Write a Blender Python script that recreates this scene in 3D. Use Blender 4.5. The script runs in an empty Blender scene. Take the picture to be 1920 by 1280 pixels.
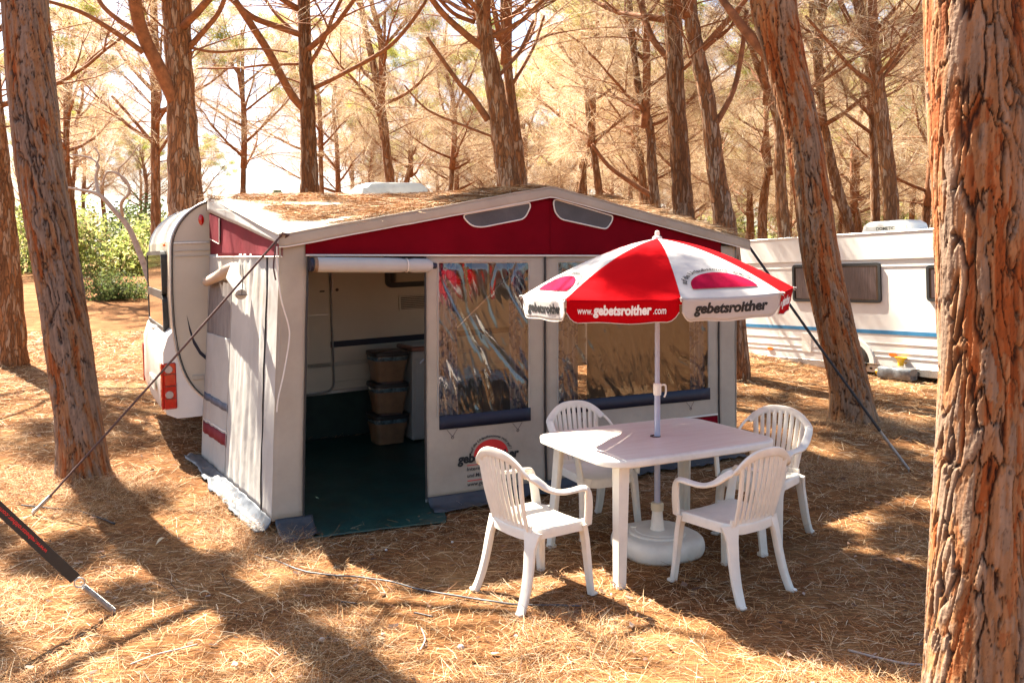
import bpy, math, random
import numpy as np
from mathutils import Vector, Matrix, noise as mnoise

# ------------------------------------------------------------------ camera, world, sun, exposure
SC = bpy.context.scene
COL = SC.collection
CAMH = 1.91
FPX = 1570.0
cam = bpy.data.cameras.new("camera")
camo = bpy.data.objects.new("camera", cam)
COL.objects.link(camo)
camo.location = (0, 0, CAMH)
camo.rotation_euler = (math.radians(90), 0, 0)
cam.sensor_width = 36
cam.lens = 36 * FPX / 1920
cam.shift_y = -155 / 1920
cam.clip_start = 0.05
cam.clip_end = 900
SC.camera = camo

SUN_EL = math.radians(54)
SUN_AZ = math.atan2(-0.73, 0.68)          # measured from +Y towards +X
W = bpy.data.worlds.new("World")
SC.world = W
W.use_nodes = True
nt = W.node_tree
nt.nodes.clear()
sky = nt.nodes.new("ShaderNodeTexSky")
sky.sky_type = 'NISHITA'
sky.sun_disc = False
sky.sun_elevation = SUN_EL
sky.sun_rotation = SUN_AZ
sky.air_density = 1.0
sky.dust_density = 2.0
sky.ozone_density = 1.0
bg = nt.nodes.new("ShaderNodeBackground")
bg.inputs[1].default_value = 0.05
wo = nt.nodes.new("ShaderNodeOutputWorld")
nt.links.new(sky.outputs[0], bg.inputs[0])
nt.links.new(bg.outputs[0], wo.inputs[0])

sl = bpy.data.lights.new("sun", 'SUN')
sl.energy = 5.0
sl.angle = math.radians(0.55)
sl.color = (1.0, 0.91, 0.77)
so = bpy.data.objects.new("sun", sl)
COL.objects.link(so)
sdir = Vector((math.sin(SUN_AZ) * math.cos(SUN_EL), math.cos(SUN_AZ) * math.cos(SUN_EL), math.sin(SUN_EL)))
so.rotation_euler = sdir.to_track_quat('Z', 'Y').to_euler()
so.location = (-20, 20, 40)

SC.render.engine = 'CYCLES'
SC.view_settings.view_transform = 'Standard'
SC.view_settings.look = 'None'
SC.view_settings.gamma = 1
SC.view_settings.use_curve_mapping = False
SC.view_settings.exposure = 2.75
SC.cycles.max_bounces = 8
SC.cycles.transparent_max_bounces = 12
SC.cycles.diffuse_bounces = 4

rng = np.random.default_rng(7)
random.seed(7)
PI = math.pi

# ------------------------------------------------------------------ numeric helpers
def hsh(ix, iy, seed=0):
    x = (ix.astype(np.int64) * 374761393 + iy.astype(np.int64) * 668265263 + seed * 1274126177) & 0xffffffff
    x = ((x ^ (x >> 13)) * 1274126177) & 0xffffffff
    x = x ^ (x >> 16)
    return (x & 0xffffff) / float(0xffffff)

def vnoise(x, y, seed=0):
    x = np.asarray(x, float); y = np.asarray(y, float)
    ix = np.floor(x); iy = np.floor(y)
    fx = x - ix; fy = y - iy
    fx = fx * fx * (3 - 2 * fx); fy = fy * fy * (3 - 2 * fy)
    a = hsh(ix, iy, seed); b = hsh(ix + 1, iy, seed); c = hsh(ix, iy + 1, seed); d = hsh(ix + 1, iy + 1, seed)
    return (a * (1 - fx) + b * fx) * (1 - fy) + (c * (1 - fx) + d * fx) * fy

def fbm(x, y, seed=0, oct=4):
    s = 0; a = .5
    for o in range(oct):
        s = s + a * (vnoise(np.asarray(x) * 2 ** o, np.asarray(y) * 2 ** o, seed + o * 17) - .5)
        a *= .5
    return s

def sstep(a, b, x):
    t = np.clip((np.asarray(x, float) - a) / (b - a), 0, 1)
    return t * t * (3 - 2 * t)

def ground_z(x, y):
    x = np.asarray(x, float); y = np.asarray(y, float)
    lft = 1 - sstep(1.5, 6.5, x - (y - 9) * .05)
    rise = .036 * np.maximum(0, y - 6.5) * lft
    rise = np.where(rise > 1.25, 1.25 + (rise - 1.25) * .12, rise)
    z = -.05 + rise
    z = z + .05 * sstep(6, 8.5, y)
    z = z + .09 * fbm(x * .55, y * .55, 3, 3) * sstep(7.2, 12, y)
    z = z + .018 * fbm(x * 3.1, y * 3.1, 9, 3) * 1.0
    z = z + .35 * fbm(x * .12, y * .12, 5, 2) * sstep(12, 30, y)
    return z

def gz(x, y):
    return float(ground_z(np.array([x]), np.array([y]))[0])

def at(px, py, d):
    """a point of the place seen at a photograph position, at distance d"""
    return Vector(((px - 960) / FPX * d, d, CAMH - (py - 485) / FPX * d))

# ------------------------------------------------------------------ object helpers
def tag(o, label=None, cat=None, group=None, kind=None):
    if label: o['label'] = label
    if cat: o['category'] = cat
    if group: o['group'] = group
    if kind: o['kind'] = kind
    return o

def empty(name, loc=(0, 0, 0), rz=0, label=None, cat=None, group=None):
    o = bpy.data.objects.new(name, None)
    o.empty_display_size = .1
    COL.objects.link(o)
    o.location = loc
    o.rotation_euler = (0, 0, rz)
    return tag(o, label, cat, group)

def link_mesh(name, me, parent=None, mats=()):
    o = bpy.data.objects.new(name, me)
    COL.objects.link(o)
    for m in mats:
        me.materials.append(m)
    if parent is not None:
        o.parent = parent
    return o

def np_mesh(name, V, F, smooth=False, attrs=None):
    """V (n,3), F (m,k) all of one size k"""
    V = np.ascontiguousarray(V, dtype=np.float32); F = np.ascontiguousarray(F, dtype=np.int32)
    me = bpy.data.meshes.new(name)
    k = F.shape[1]
    me.vertices.add(len(V)); me.vertices.foreach_set('co', V.ravel())
    me.loops.add(F.size); me.loops.foreach_set('vertex_index', F.ravel())
    me.polygons.add(len(F))
    me.polygons.foreach_set('loop_start', np.arange(0, F.size, k, dtype=np.int32))
    me.polygons.foreach_set('loop_total', np.full(len(F), k, dtype=np.int32))
    if smooth:
        me.polygons.foreach_set('use_smooth', np.ones(len(F), dtype=bool))
    me.update(calc_edges=True)
    if attrs:
        for an, av in attrs.items():
            av = np.asarray(av, dtype=np.float32)
            if av.ndim == 1:
                a = me.attributes.new(an, 'FLOAT', 'POINT'); a.data.foreach_set('value', av)
            else:
                a = me.attributes.new(an, 'FLOAT_COLOR', 'POINT')
                c = np.ones((len(V), 4), dtype=np.float32); c[:, :3] = av
                a.data.foreach_set('color', c.ravel())
    return me

def frame_of(t, up):
    t = t.normalized()
    s = up.cross(t)
    if s.length < 1e-5:
        s = Vector((1, 0, 0)).cross(t)
        if s.length < 1e-5: s = Vector((0, 1, 0)).cross(t)
    s.normalize()
    n = t.cross(s).normalized()
    return s, n

class MB:
    def __init__(self):
        self.v = []; self.f = []
    def add(self, vs, fs):
        b = len(self.v)
        self.v += [tuple(p) for p in vs]
        self.f += [tuple(i + b for i in f) for f in fs]
        return self
    def box(self, c, s, rz=0, M=None, ch=0.0):
        cx, cy, cz = c; hx, hy, hz = s[0] / 2, s[1] / 2, s[2] / 2
        if ch <= 0:
            vs = [Vector((x * hx, y * hy, z * hz)) for z in (-1, 1) for y in (-1, 1) for x in (-1, 1)]
            fs = [(0, 2, 3, 1), (4, 5, 7, 6), (0, 1, 5, 4), (2, 6, 7, 3), (0, 4, 6, 2), (1, 3, 7, 5)]
        else:
            ch = min(ch, hx * .9, hy * .9, hz * .9)
            def ring(k, z):
                a, b = hx - k, hy - k; q = ch
                return [Vector((-a + q, -b, z)), Vector((a - q, -b, z)), Vector((a, -b + q, z)), Vector((a, b - q, z)),
                        Vector((a - q, b, z)), Vector((-a + q, b, z)), Vector((-a, b - q, z)), Vector((-a, -b + q, z))]
            vs = ring(ch, -hz) + ring(0, -hz + ch) + ring(0, hz - ch) + ring(ch, hz)
            fs = [tuple(range(7, -1, -1)), tuple(range(24, 32))]
            for r in range(3):
                for i in range(8):
                    j = (i + 1) % 8
                    fs.append((r * 8 + i, r * 8 + j, r * 8 + 8 + j, r * 8 + 8 + i))
        R = M if M is not None else Matrix.Rotation(rz, 3, 'Z')
        o = Vector(c)
        return self.add([R @ p + o for p in vs], fs)
    def tube(self, pts, radii, n=8, cap=True, closed=False):
        pts = [Vector(p) for p in pts]
        if not hasattr(radii, '__len__'): radii = [radii] * len(pts)
        m = len(pts); vs = []; fs = []
        up = Vector((0.13, 0.21, 1)).normalized()
        s_prev = None
        for i, p in enumerate(pts):
            if closed: t = pts[(i + 1) % m] - pts[i - 1]
            else: t = pts[min(i + 1, m - 1)] - pts[max(i - 1, 0)]
            if t.length < 1e-9: t = Vector((0, 0, 1))
            t.normalize()
            if s_prev is None:
                s, nn = frame_of(t, up)
            else:
                s = (s_prev - t * s_prev.dot(t))
                if s.length < 1e-5: s, nn = frame_of(t, up)
                s.normalize()
            s_prev = s
            nn = t.cross(s)
            for k in range(n):
                a = 2 * PI * k / n
                vs.append(p + (s * math.cos(a) + nn * math.sin(a)) * radii[i])
        for i in range(m if closed else m - 1):
            i2 = (i + 1) % m
            for k in range(n):
                k2 = (k + 1) % n
                fs.append((i * n + k, i * n + k2, i2 * n + k2, i2 * n + k))
        if cap and not closed:
            fs.append(tuple(range(n - 1, -1, -1)))
            fs.append(tuple((m - 1) * n + k for k in range(n)))
        return self.add(vs, fs)
    def sweep(self, pts, wid, thk, ups, round_=.4, cap=True):
        """rounded-rectangle section: wid across, thk along the given normal"""
        pts = [Vector(p) for p in pts]; m = len(pts)
        if not hasattr(wid, '__len__'): wid = [wid] * m
        if not hasattr(thk, '__len__'): thk = [thk] * m
        if isinstance(ups, (Vector, tuple)): ups = [Vector(ups)] * m
        vs = []; fs = []
        for i, p in enumerate(pts):
            t = (pts[min(i + 1, m - 1)] - pts[max(i - 1, 0)])
            s, nn = frame_of(t, Vector(ups[i]))
            w, h = wid[i] / 2, thk[i] / 2
            c = min(w, h) * round_
            sec = [(-w + c, -h), (w - c, -h), (w - c * .3, -h + c * .3), (w, -h + c), (w, h - c), (w - c * .3, h - c * .3), (w - c, h),
                   (-w + c, h), (-w + c * .3, h - c * .3), (-w, h - c), (-w, -h + c), (-w + c * .3, -h + c * .3)]
            for a, b in sec: vs.append(p + s * a + nn * b)
        n = 12
        for i in range(m - 1):
            for k in range(n):
                k2 = (k + 1) % n
                fs.append((i * n + k, i * n + k2, (i + 1) * n + k2, (i + 1) * n + k))
        if cap:
            fs.append(tuple(range(n - 1, -1, -1))); fs.append(tuple((m - 1) * n + k for k in range(n)))
        return self.add(vs, fs)
    def grid(self, fn, nu, nv):
        vs = [fn(i / nu, j / nv) for j in range(nv + 1) for i in range(nu + 1)]
        fs = [(j * (nu + 1) + i, j * (nu + 1) + i + 1, (j + 1) * (nu + 1) + i + 1, (j + 1) * (nu + 1) + i)
              for j in range(nv) for i in range(nu)]
        return self.add(vs, fs)
    def prism(self, poly, mapf, t0, t1):
        """poly: 2-D outline, mapf(a,b,t) -> 3-D, between t0 and t1"""
        n = len(poly)
        vs = [mapf(a, b, t0) for a, b in poly] + [mapf(a, b, t1) for a, b in poly]
        fs = [tuple(range(n - 1, -1, -1)), tuple(range(n, 2 * n))]
        fs += [(i, (i + 1) % n, n + (i + 1) % n, n + i) for i in range(n)]
        return self.add(vs, fs)
    def ringstrip(self, outer, inner, mapf, t0, t1):
        """flat frame between two outlines with equal counts, with depth"""
        n = len(outer)
        vs = []
        for pl, t in ((outer, t0), (inner, t0), (outer, t1), (inner, t1)):
            vs += [mapf(a, b, t) for a, b in pl]
        fs = []
        for i in range(n):
            j = (i + 1) % n
            fs.append((i, j, n + j, n + i)); fs.append((2 * n + i, 3 * n + i, 3 * n + j, 2 * n + j))
            fs.append((i, 2 * n + i, 2 * n + j, j)); fs.append((n + i, n + j, 3 * n + j, 3 * n + i))
        return self.add(vs, fs)
    def lathe(self, prof, c=(0, 0, 0), n=24, sx=1, sy=1):
        vs = []; fs = []
        for r, z in prof:
            for k in range(n):
                a = 2 * PI * k / n
                vs.append((c[0] + r * sx * math.cos(a), c[1] + r * sy * math.sin(a), c[2] + z))
        for i in range(len(prof) - 1):
            for k in range(n):
                k2 = (k + 1) % n
                fs.append((i * n + k, i * n + k2, (i + 1) * n + k2, (i + 1) * n + k))
        fs.append(tuple(range(n - 1, -1, -1))); fs.append(tuple((len(prof) - 1) * n + k for k in range(n)))
        return self.add(vs, fs)
    def build(self, name, mat, parent=None, smooth=False, label=None, angle=None, solid=None, sub=0, kind=None):
        me = bpy.data.meshes.new(name)
        me.from_pydata(self.v, [], self.f)
        me.update()
        if smooth:
            me.polygons.foreach_set('use_smooth', np.ones(len(me.polygons), dtype=bool))
            try: me.set_sharp_from_angle(angle=angle if angle else math.radians(38))
            except Exception: pass
        o = link_mesh(name, me, parent, [mat])
        if solid:
            md = o.modifiers.new('solid', 'SOLIDIFY'); md.thickness = solid; md.offset = 0
        if sub:
            md = o.modifiers.new('sub', 'SUBSURF'); md.levels = sub; md.render_levels = sub
        if label: o['label'] = label
        if kind: o['kind'] = kind
        return o

def copy_tree(o, parent=None):
    c = o.copy(); COL.objects.link(c)
    if parent is not None: c.parent = parent
    for ch in list(o.children): copy_tree(ch, c)
    return c

def rrect(w, h, r, n=4, cx=0, cy=0):
    pts = []
    for sx, sy, a0 in ((1, -1, -90), (1, 1, 0), (-1, 1, 90), (-1, -1, 180)):
        for k in range(n + 1):
            a = math.radians(a0 + 90 * k / n)
            pts.append((cx + sx * (w / 2 - r) + r * math.cos(a), cy + sy * (h / 2 - r) + r * math.sin(a)))
    return pts

def round_poly(poly, r, n=4):
    out = []
    m = len(poly)
    for i in range(m):
        p = Vector(poly[i]); a = Vector(poly[i - 1]); b = Vector(poly[(i + 1) % m])
        ra = min(r, (a - p).length * .45, (b - p).length * .45)
        p0 = p + (a - p).normalized() * ra; p1 = p + (b - p).normalized() * ra
        for k in range(n + 1):
            t = k / n
            out.append(tuple(p0 * (1 - t) ** 2 + p * 2 * t * (1 - t) + p1 * t * t))
    return out

def inset_poly(poly, d):
    m = len(poly)
    ar = sum(poly[i][0] * poly[(i + 1) % m][1] - poly[(i + 1) % m][0] * poly[i][1] for i in range(m))
    sg = 1 if ar > 0 else -1
    out = []
    for i in range(m):
        p = Vector(poly[i]); a = Vector(poly[i - 1]); b = Vector(poly[(i + 1) % m])
        t = (b - a)
        if t.length < 1e-9: t = Vector((1, 0))
        t.normalize()
        out.append((p.x - t.y * d * sg, p.y + t.x * d * sg))
    return out

def catmull(pts, n=6):
    P = [Vector(p) for p in pts]; out = []
    for i in range(len(P) - 1):
        p0 = P[max(i - 1, 0)]; p1 = P[i]; p2 = P[i + 1]; p3 = P[min(i + 2, len(P) - 1)]
        for k in range(n):
            t = k / n
            out.append(.5 * ((2 * p1) + (-p0 + p2) * t + (2 * p0 - 5 * p1 + 4 * p2 - p3) * t * t + (-p0 + 3 * p1 - 3 * p2 + p3) * t ** 3))
    out.append(P[-1].copy())
    return out

def text2d(s, width=None, height=None, bold=0.0, shear=0.0, spacing=1.0):
    cu = bpy.data.curves.new('txt', 'FONT')
    cu.body = s; cu.size = 1; cu.offset = bold; cu.shear = shear; cu.space_character = spacing; cu.resolution_u = 3
    o = bpy.data.objects.new('txt', cu); COL.objects.link(o)
    bpy.context.view_layer.update()
    me = bpy.data.meshes.new_from_object(o.evaluated_get(bpy.context.evaluated_depsgraph_get()))
    vs = [(v.co.x, v.co.y) for v in me.vertices]; fs = [tuple(p.vertices) for p in me.polygons]
    bpy.data.objects.remove(o); bpy.data.curves.remove(cu); bpy.data.meshes.remove(me)
    x0 = min(v[0] for v in vs); x1 = max(v[0] for v in vs)
    k = width / (x1 - x0) if width else 1
    ky = k if height is None else height
    return [((x - x0) * k, y * ky) for x, y in vs], fs

# ------------------------------------------------------------------ materials
MATS = {}
def newmat(name):
    m = bpy.data.materials.new(name); m.use_nodes = True
    n = m.node_tree.nodes; l = m.node_tree.links
    return m, n, l, n['Principled BSDF']

def nd(n, t, **kw):
    x = n.new(t)
    for k, v in kw.items():
        if k.startswith('i_'):
            key = k[2:]
            x.inputs[int(key) if key.isdigit() else key].default_value = v
        else: setattr(x, k, v)
    return x

def mat(name, col, rough=.5, var=.12, scale=6, bump=0.0, bscale=40, metal=0, spec=.5, col2=None, trans=0, coat=0, detail=6, dirt=0, stretch=None):
    """plain procedural material: base colour broken up by noise, fine bump"""
    if name in MATS: return MATS[name]
    m, n, l, p = newmat(name)
    tc = nd(n, 'ShaderNodeTexCoord')
    mp = nd(n, 'ShaderNodeMapping')
    if stretch: mp.inputs['Scale'].default_value = stretch
    l.new(tc.outputs['Object'], mp.inputs[0])
    no = nd(n, 'ShaderNodeTexNoise'); no.inputs['Scale'].default_value = scale; no.inputs['Detail'].default_value = detail
    no.inputs['Roughness'].default_value = .65
    l.new(mp.outputs[0], no.inputs[0])
    mr = nd(n, 'ShaderNodeMapRange'); mr.inputs[1].default_value = .3; mr.inputs[2].default_value = .7
    l.new(no.outputs[0], mr.inputs[0])
    mx = nd(n, 'ShaderNodeMix', data_type='RGBA')
    c2 = col2 if col2 else tuple(max(0, c * (1 - var * 1.6)) for c in col)
    c1 = tuple(min(1, c * (1 + var * .6)) for c in col) if not col2 else col
    mx.inputs[6].default_value = (*c1, 1); mx.inputs[7].default_value = (*c2, 1)
    l.new(mr.outputs[0], mx.inputs[0])
    cout = mx.outputs[2]
    if dirt:
        n2 = nd(n, 'ShaderNodeTexNoise'); n2.inputs['Scale'].default_value = scale * .35; n2.inputs['Detail'].default_value = 8
        n2.inputs['Roughness'].default_value = .75
        l.new(tc.outputs['Object'], n2.inputs[0])
        m2 = nd(n, 'ShaderNodeMapRange'); m2.inputs[1].default_value = .52; m2.inputs[2].default_value = .72; m2.inputs[4].default_value = dirt
        l.new(n2.outputs[0], m2.inputs[0])
        mxd = nd(n, 'ShaderNodeMix', data_type='RGBA'); mxd.inputs[7].default_value = (.16, .11, .07, 1)
        l.new(m2.outputs[0], mxd.inputs[0]); l.new(cout, mxd.inputs[6]); cout = mxd.outputs[2]
    l.new(cout, p.inputs['Base Color'])
    p.inputs['Roughness'].default_value = rough
    p.inputs['Metallic'].default_value = metal
    p.inputs['Specular IOR Level'].default_value = spec
    if coat: p.inputs['Coat Weight'].default_value = coat
    if bump:
        nb = nd(n, 'ShaderNodeTexNoise'); nb.inputs['Scale'].default_value = bscale; nb.inputs['Detail'].default_value = 4
        l.new(mp.outputs[0], nb.inputs[0])
        b = nd(n, 'ShaderNodeBump'); b.inputs['Strength'].default_value = bump; b.inputs['Distance'].default_value = .01
        l.new(nb.outputs[0], b.inputs['Height']); l.new(b.outputs[0], p.inputs['Normal'])
    if trans:
        out = n['Material Output']
        tr = nd(n, 'ShaderNodeBsdfTranslucent'); l.new(cout, tr.inputs[0])
        ms = nd(n, 'ShaderNodeMixShader'); ms.inputs[0].default_value = trans
        l.new(p.outputs[0], ms.inputs[1]); l.new(tr.outputs[0], ms.inputs[2]); l.new(ms.outputs[0], out.inputs[0])
    MATS[name] = m
    return m

def attr_mat(name, attr='col', rough=.9, trans=0, gain=(1, 1, 1), bump=0, bscale=60, jitter=0):
    m, n, l, p = newmat(name)
    a = nd(n, 'ShaderNodeAttribute', attribute_name=attr)
    mx = nd(n, 'ShaderNodeMix', data_type='RGBA', blend_type='MULTIPLY'); mx.inputs[0].default_value = 1
    mx.inputs[7].default_value = (*gain, 1)
    l.new(a.outputs['Color'], mx.inputs[6])
    cout = mx.outputs[2]
    if jitter:
        oi = nd(n, 'ShaderNodeObjectInfo')
        hs = nd(n, 'ShaderNodeHueSaturation')
        mr = nd(n, 'ShaderNodeMapRange'); mr.inputs[3].default_value = 1 - jitter; mr.inputs[4].default_value = 1 + jitter
        l.new(oi.outputs['Random'], mr.inputs[0]); l.new(mr.outputs[0], hs.inputs['Value']); l.new(cout, hs.inputs['Color'])
        cout = hs.outputs[0]
    l.new(cout, p.inputs['Base Color']); p.inputs['Roughness'].default_value = rough
    p.inputs['Specular IOR Level'].default_value = .25
    if bump:
        tc = nd(n, 'ShaderNodeTexCoord')
        nb = nd(n, 'ShaderNodeTexNoise'); nb.inputs['Scale'].default_value = bscale; nb.inputs['Detail'].default_value = 6
        l.new(tc.outputs['Object'], nb.inputs[0])
        b = nd(n, 'ShaderNodeBump'); b.inputs['Strength'].default_value = bump; b.inputs['Distance'].default_value = .01
        l.new(nb.outputs[0], b.inputs['Height']); l.new(b.outputs[0], p.inputs['Normal'])
    if trans:
        out = n['Material Output']
        tr = nd(n, 'ShaderNodeBsdfTranslucent'); l.new(cout, tr.inputs[0])
        ms = nd(n, 'ShaderNodeMixShader'); ms.inputs[0].default_value = trans
        l.new(p.outputs[0], ms.inputs[1]); l.new(tr.outputs[0], ms.inputs[2]); l.new(ms.outputs[0], out.inputs[0])
    MATS[name] = m
    return m

def clear_mat(name, refl=.12, rough=.04, tint=(1, 1, 1), bump=.3, bscale=3, stretch=(1, 1, 1), haze=.0):
    m, n, l, p = newmat(name)
    out = n['Material Output']
    tr = nd(n, 'ShaderNodeBsdfTransparent'); tr.inputs[0].default_value = (*tint, 1)
    gl = nd(n, 'ShaderNodeBsdfGlossy'); gl.inputs['Roughness'].default_value = rough
    tc = nd(n, 'ShaderNodeTexCoord'); mp = nd(n, 'ShaderNodeMapping'); mp.inputs['Scale'].default_value = stretch
    l.new(tc.outputs['Object'], mp.inputs[0])
    nb = nd(n, 'ShaderNodeTexNoise'); nb.inputs['Scale'].default_value = bscale; nb.inputs['Detail'].default_value = 3
    l.new(mp.outputs[0], nb.inputs[0])
    b = nd(n, 'ShaderNodeBump'); b.inputs['Strength'].default_value = bump; b.inputs['Distance'].default_value = .03
    l.new(nb.outputs[0], b.inputs['Height'])
    fr = nd(n, 'ShaderNodeFresnel'); fr.inputs[0].default_value = 1.5
    if bump: l.new(b.outputs[0], gl.inputs['Normal']); l.new(b.outputs[0], fr.inputs['Normal'])
    ad = nd(n, 'ShaderNodeMath', operation='ADD'); ad.inputs[1].default_value = refl
    l.new(fr.outputs[0], ad.inputs[0])
    ms = nd(n, 'ShaderNodeMixShader'); l.new(ad.outputs[0], ms.inputs[0])
    l.new(tr.outputs[0], ms.inputs[1]); l.new(gl.outputs[0], ms.inputs[2])
    fin = ms.outputs[0]
    if haze:
        df = nd(n, 'ShaderNodeBsdfDiffuse'); df.inputs[0].default_value = (.7, .68, .62, 1)
        m2 = nd(n, 'ShaderNodeMixShader'); m2.inputs[0].default_value = haze
        l.new(fin, m2.inputs[1]); l.new(df.outputs[0], m2.inputs[2]); fin = m2.outputs[0]
    l.new(fin, out.inputs[0])
    MATS[name] = m
    return m

M_white = mat('white_plastic', (.74, .70, .61), .42, .07, 7, bump=.06, bscale=50, dirt=.20)
M_cream = mat('cream_paint', (.52, .46, .36), .35, .05, 3, bump=.06, bscale=260, dirt=.05)
M_creamroof = mat('caravan_roof_paint', (.60, .58, .52), .5, .12, 3, dirt=.5)
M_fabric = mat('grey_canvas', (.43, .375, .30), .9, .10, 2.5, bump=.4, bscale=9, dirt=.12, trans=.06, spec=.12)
M_fabric2 = mat('grey_canvas_sunlit_tint', (.47, .455, .42), .9, .08, 2.5, bump=.35, bscale=10, dirt=.14, trans=.10, spec=.12)  # same canvas as above, sunlight put in as a lighter colour
M_red = mat('burgundy_canvas', (.165, .003, .009), .95, .14, 3, bump=.3, bscale=9, trans=.10, spec=.06)
M_sidered = mat('faded_burgundy_canvas', (.22, .035, .045), .8, .18, 4, bump=.2, bscale=12, trans=.1, spec=.1)
M_piping = mat('white_piping', (.72, .66, .58), .6, .05)
M_navy = mat('navy_band', (.007, .009, .026), .6, .2, 5)
M_black = mat('black_rubber', (.018, .018, .018), .5, .2, 20)
M_rope = mat('dark_rope', (.10, .055, .05), .8, .3, 60, bump=.5, bscale=150)
M_ropeb = mat('black_rope', (.02, .02, .022), .7, .3, 60, bump=.5, bscale=150)
M_metal = mat('galvanised_metal', (.50, .47, .43), .42, .2, 40, metal=.85, bump=.1, bscale=90)
M_alu = mat('aluminium_trim', (.55, .54, .52), .35, .1, 30, metal=.8)
M_mud = mat('mudflap_vinyl', (.04, .045, .055), .55, .25, 6, bump=.35, bscale=9, dirt=.45)
M_mudl = mat('side_flap_vinyl', (.075, .085, .10), .5, .25, 6, bump=.35, bscale=9, dirt=.35)
M_green = mat('green_groundsheet', (.006, .05, .042), .42, .3, 4, bump=.25, bscale=16)
M_redgl = mat('red_lens', (.55, .008, .006), .12, .2, 30, coat=.6)
M_clearlens = mat('clear_lens', (.5, .42, .38), .15, .2, 30, coat=.5)
M_orange = mat('orange_lens', (.7, .16, .02), .2, .1, 20)
M_uwhite = mat('umbrella_white_cloth', (.60, .57, .54), .95, .05, 4, bump=.1, bscale=14, trans=.25, spec=.1)
M_ured = mat('umbrella_red_cloth', (.50, .002, .006), .95, .05, 4, bump=.1, bscale=14, trans=.25, spec=.06)
M_upink = mat('umbrella_emblem_print', (.42, .004, .04), .9, .25, 12, trans=.15, spec=.08)
M_ink = mat('black_print', (.015, .014, .014), .7, .1)
M_inkw = mat('white_print', (.75, .72, .70), .7, .05)
M_inkr = mat('red_print', (.62, .02, .02), .6, .1)
M_pole = mat('grey_blue_pole', (.36, .40, .52), .35, .06, 12, metal=.15)
M_blue = mat('blue_stripe', (.03, .17, .33), .4, .1)
M_glassd = mat('smoked_acrylic', (.018, .014, .014), .10, .4, 2.5, coat=.5)
M_mesh = mat('dark_mesh_window', (.07, .065, .065), .6, .25, 3, bump=.3, bscale=20)
M_meshs = mat('side_mesh_window', (.19, .165, .155), .7, .25, 6, bump=.3, bscale=20, stretch=(8, 8, .6))
M_boxtan = mat('tan_storage_plastic', (.22, .13, .07), .4, .2, 9)
M_fridge = mat('grey_cabinet', (.36, .35, .32), .5, .06)
M_brown = mat('dark_brown_wood', (.05, .025, .018), .5, .3, 10)
M_dgreen = mat('dark_green_plastic', (.02, .045, .03), .4, .2)
M_mould = mat('bumper_moulding', (.72, .70, .66), .3, .05, 4, coat=.3)
M_pvc = clear_mat('clear_pvc', .07, .05, (.74, .72, .68), 0, 2.0, (2, 2, .8), haze=.01)
M_pvc2 = clear_mat('clear_pvc_smooth', .07, .05, (.70, .69, .65), 0, 1.2, (2.2, 2.2, .7), haze=.008)
M_jug = mat('grey_canister_plastic', (.14, .145, .15), .2, .3, 14, coat=.4)
M_yellow = mat('yellow_plastic', (.75, .40, .01), .35, .1)

# patterned curtain
def curtain_mat():
    m, n, l, p = newmat('flower_curtain')
    tc = nd(n, 'ShaderNodeTexCoord')
    v = nd(n, 'ShaderNodeTexVoronoi'); v.inputs['Scale'].default_value = 11
    no = nd(n, 'ShaderNodeTexNoise'); no.inputs['Scale'].default_value = 7; no.inputs['Detail'].default_value = 3
    l.new(tc.outputs['Object'], v.inputs['Vector']); l.new(tc.outputs['Object'], no.inputs[0])
    cr = nd(n, 'ShaderNodeValToRGB'); cr.color_ramp.interpolation = 'CONSTANT'
    e = cr.color_ramp.elements
    e[0].position = 0; e[0].color = (.012, .02, .08, 1)
    e[1].position = .40; e[1].color = (.25, .26, .33, 1)
    q = e.new(.5); q.color = (.05, .07, .17, 1)
    q = e.new(.56); q.color = (.32, .32, .35, 1)
    ad = nd(n, 'ShaderNodeMath', operation='MULTIPLY_ADD'); ad.inputs[1].default_value = .35
    l.new(v.outputs['Distance'], ad.inputs[0]); 
    sb = nd(n, 'ShaderNodeMath', operation='MULTIPLY'); sb.inputs[1].default_value = .72
    l.new(no.outputs[0], sb.inputs[0]); l.new(sb.outputs[0], ad.inputs[2])
    l.new(ad.outputs[0], cr.inputs[0]); l.new(cr.outputs[0], p.inputs['Base Color'])
    p.inputs['Roughness'].default_value = .9
    return m
M_curtain = curtain_mat()

# faux-wood table top
def table_mat():
    m, n, l, p = newmat('table_top_print')
    tc = nd(n, 'ShaderNodeTexCoord'); mp = nd(n, 'ShaderNodeMapping'); mp.inputs['Scale'].default_value = (1.2, 22, 1)
    l.new(tc.outputs['Object'], mp.inputs[0])
    no = nd(n, 'ShaderNodeTexNoise'); no.inputs['Scale'].default_value = 3; no.inputs['Detail'].default_value = 6
    l.new(mp.outputs[0], no.inputs[0])
    cr = nd(n, 'ShaderNodeValToRGB'); e = cr.color_ramp.elements
    e[0].position = .35; e[0].color = (.68, .57, .49, 1); e[1].position = .62; e[1].color = (.74, .66, .585, 1)
    l.new(no.outputs[0], cr.inputs[0]); l.new(cr.outputs[0], p.inputs['Base Color'])
    p.inputs['Roughness'].default_value = .35
    return m
M_table = table_mat()

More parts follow.
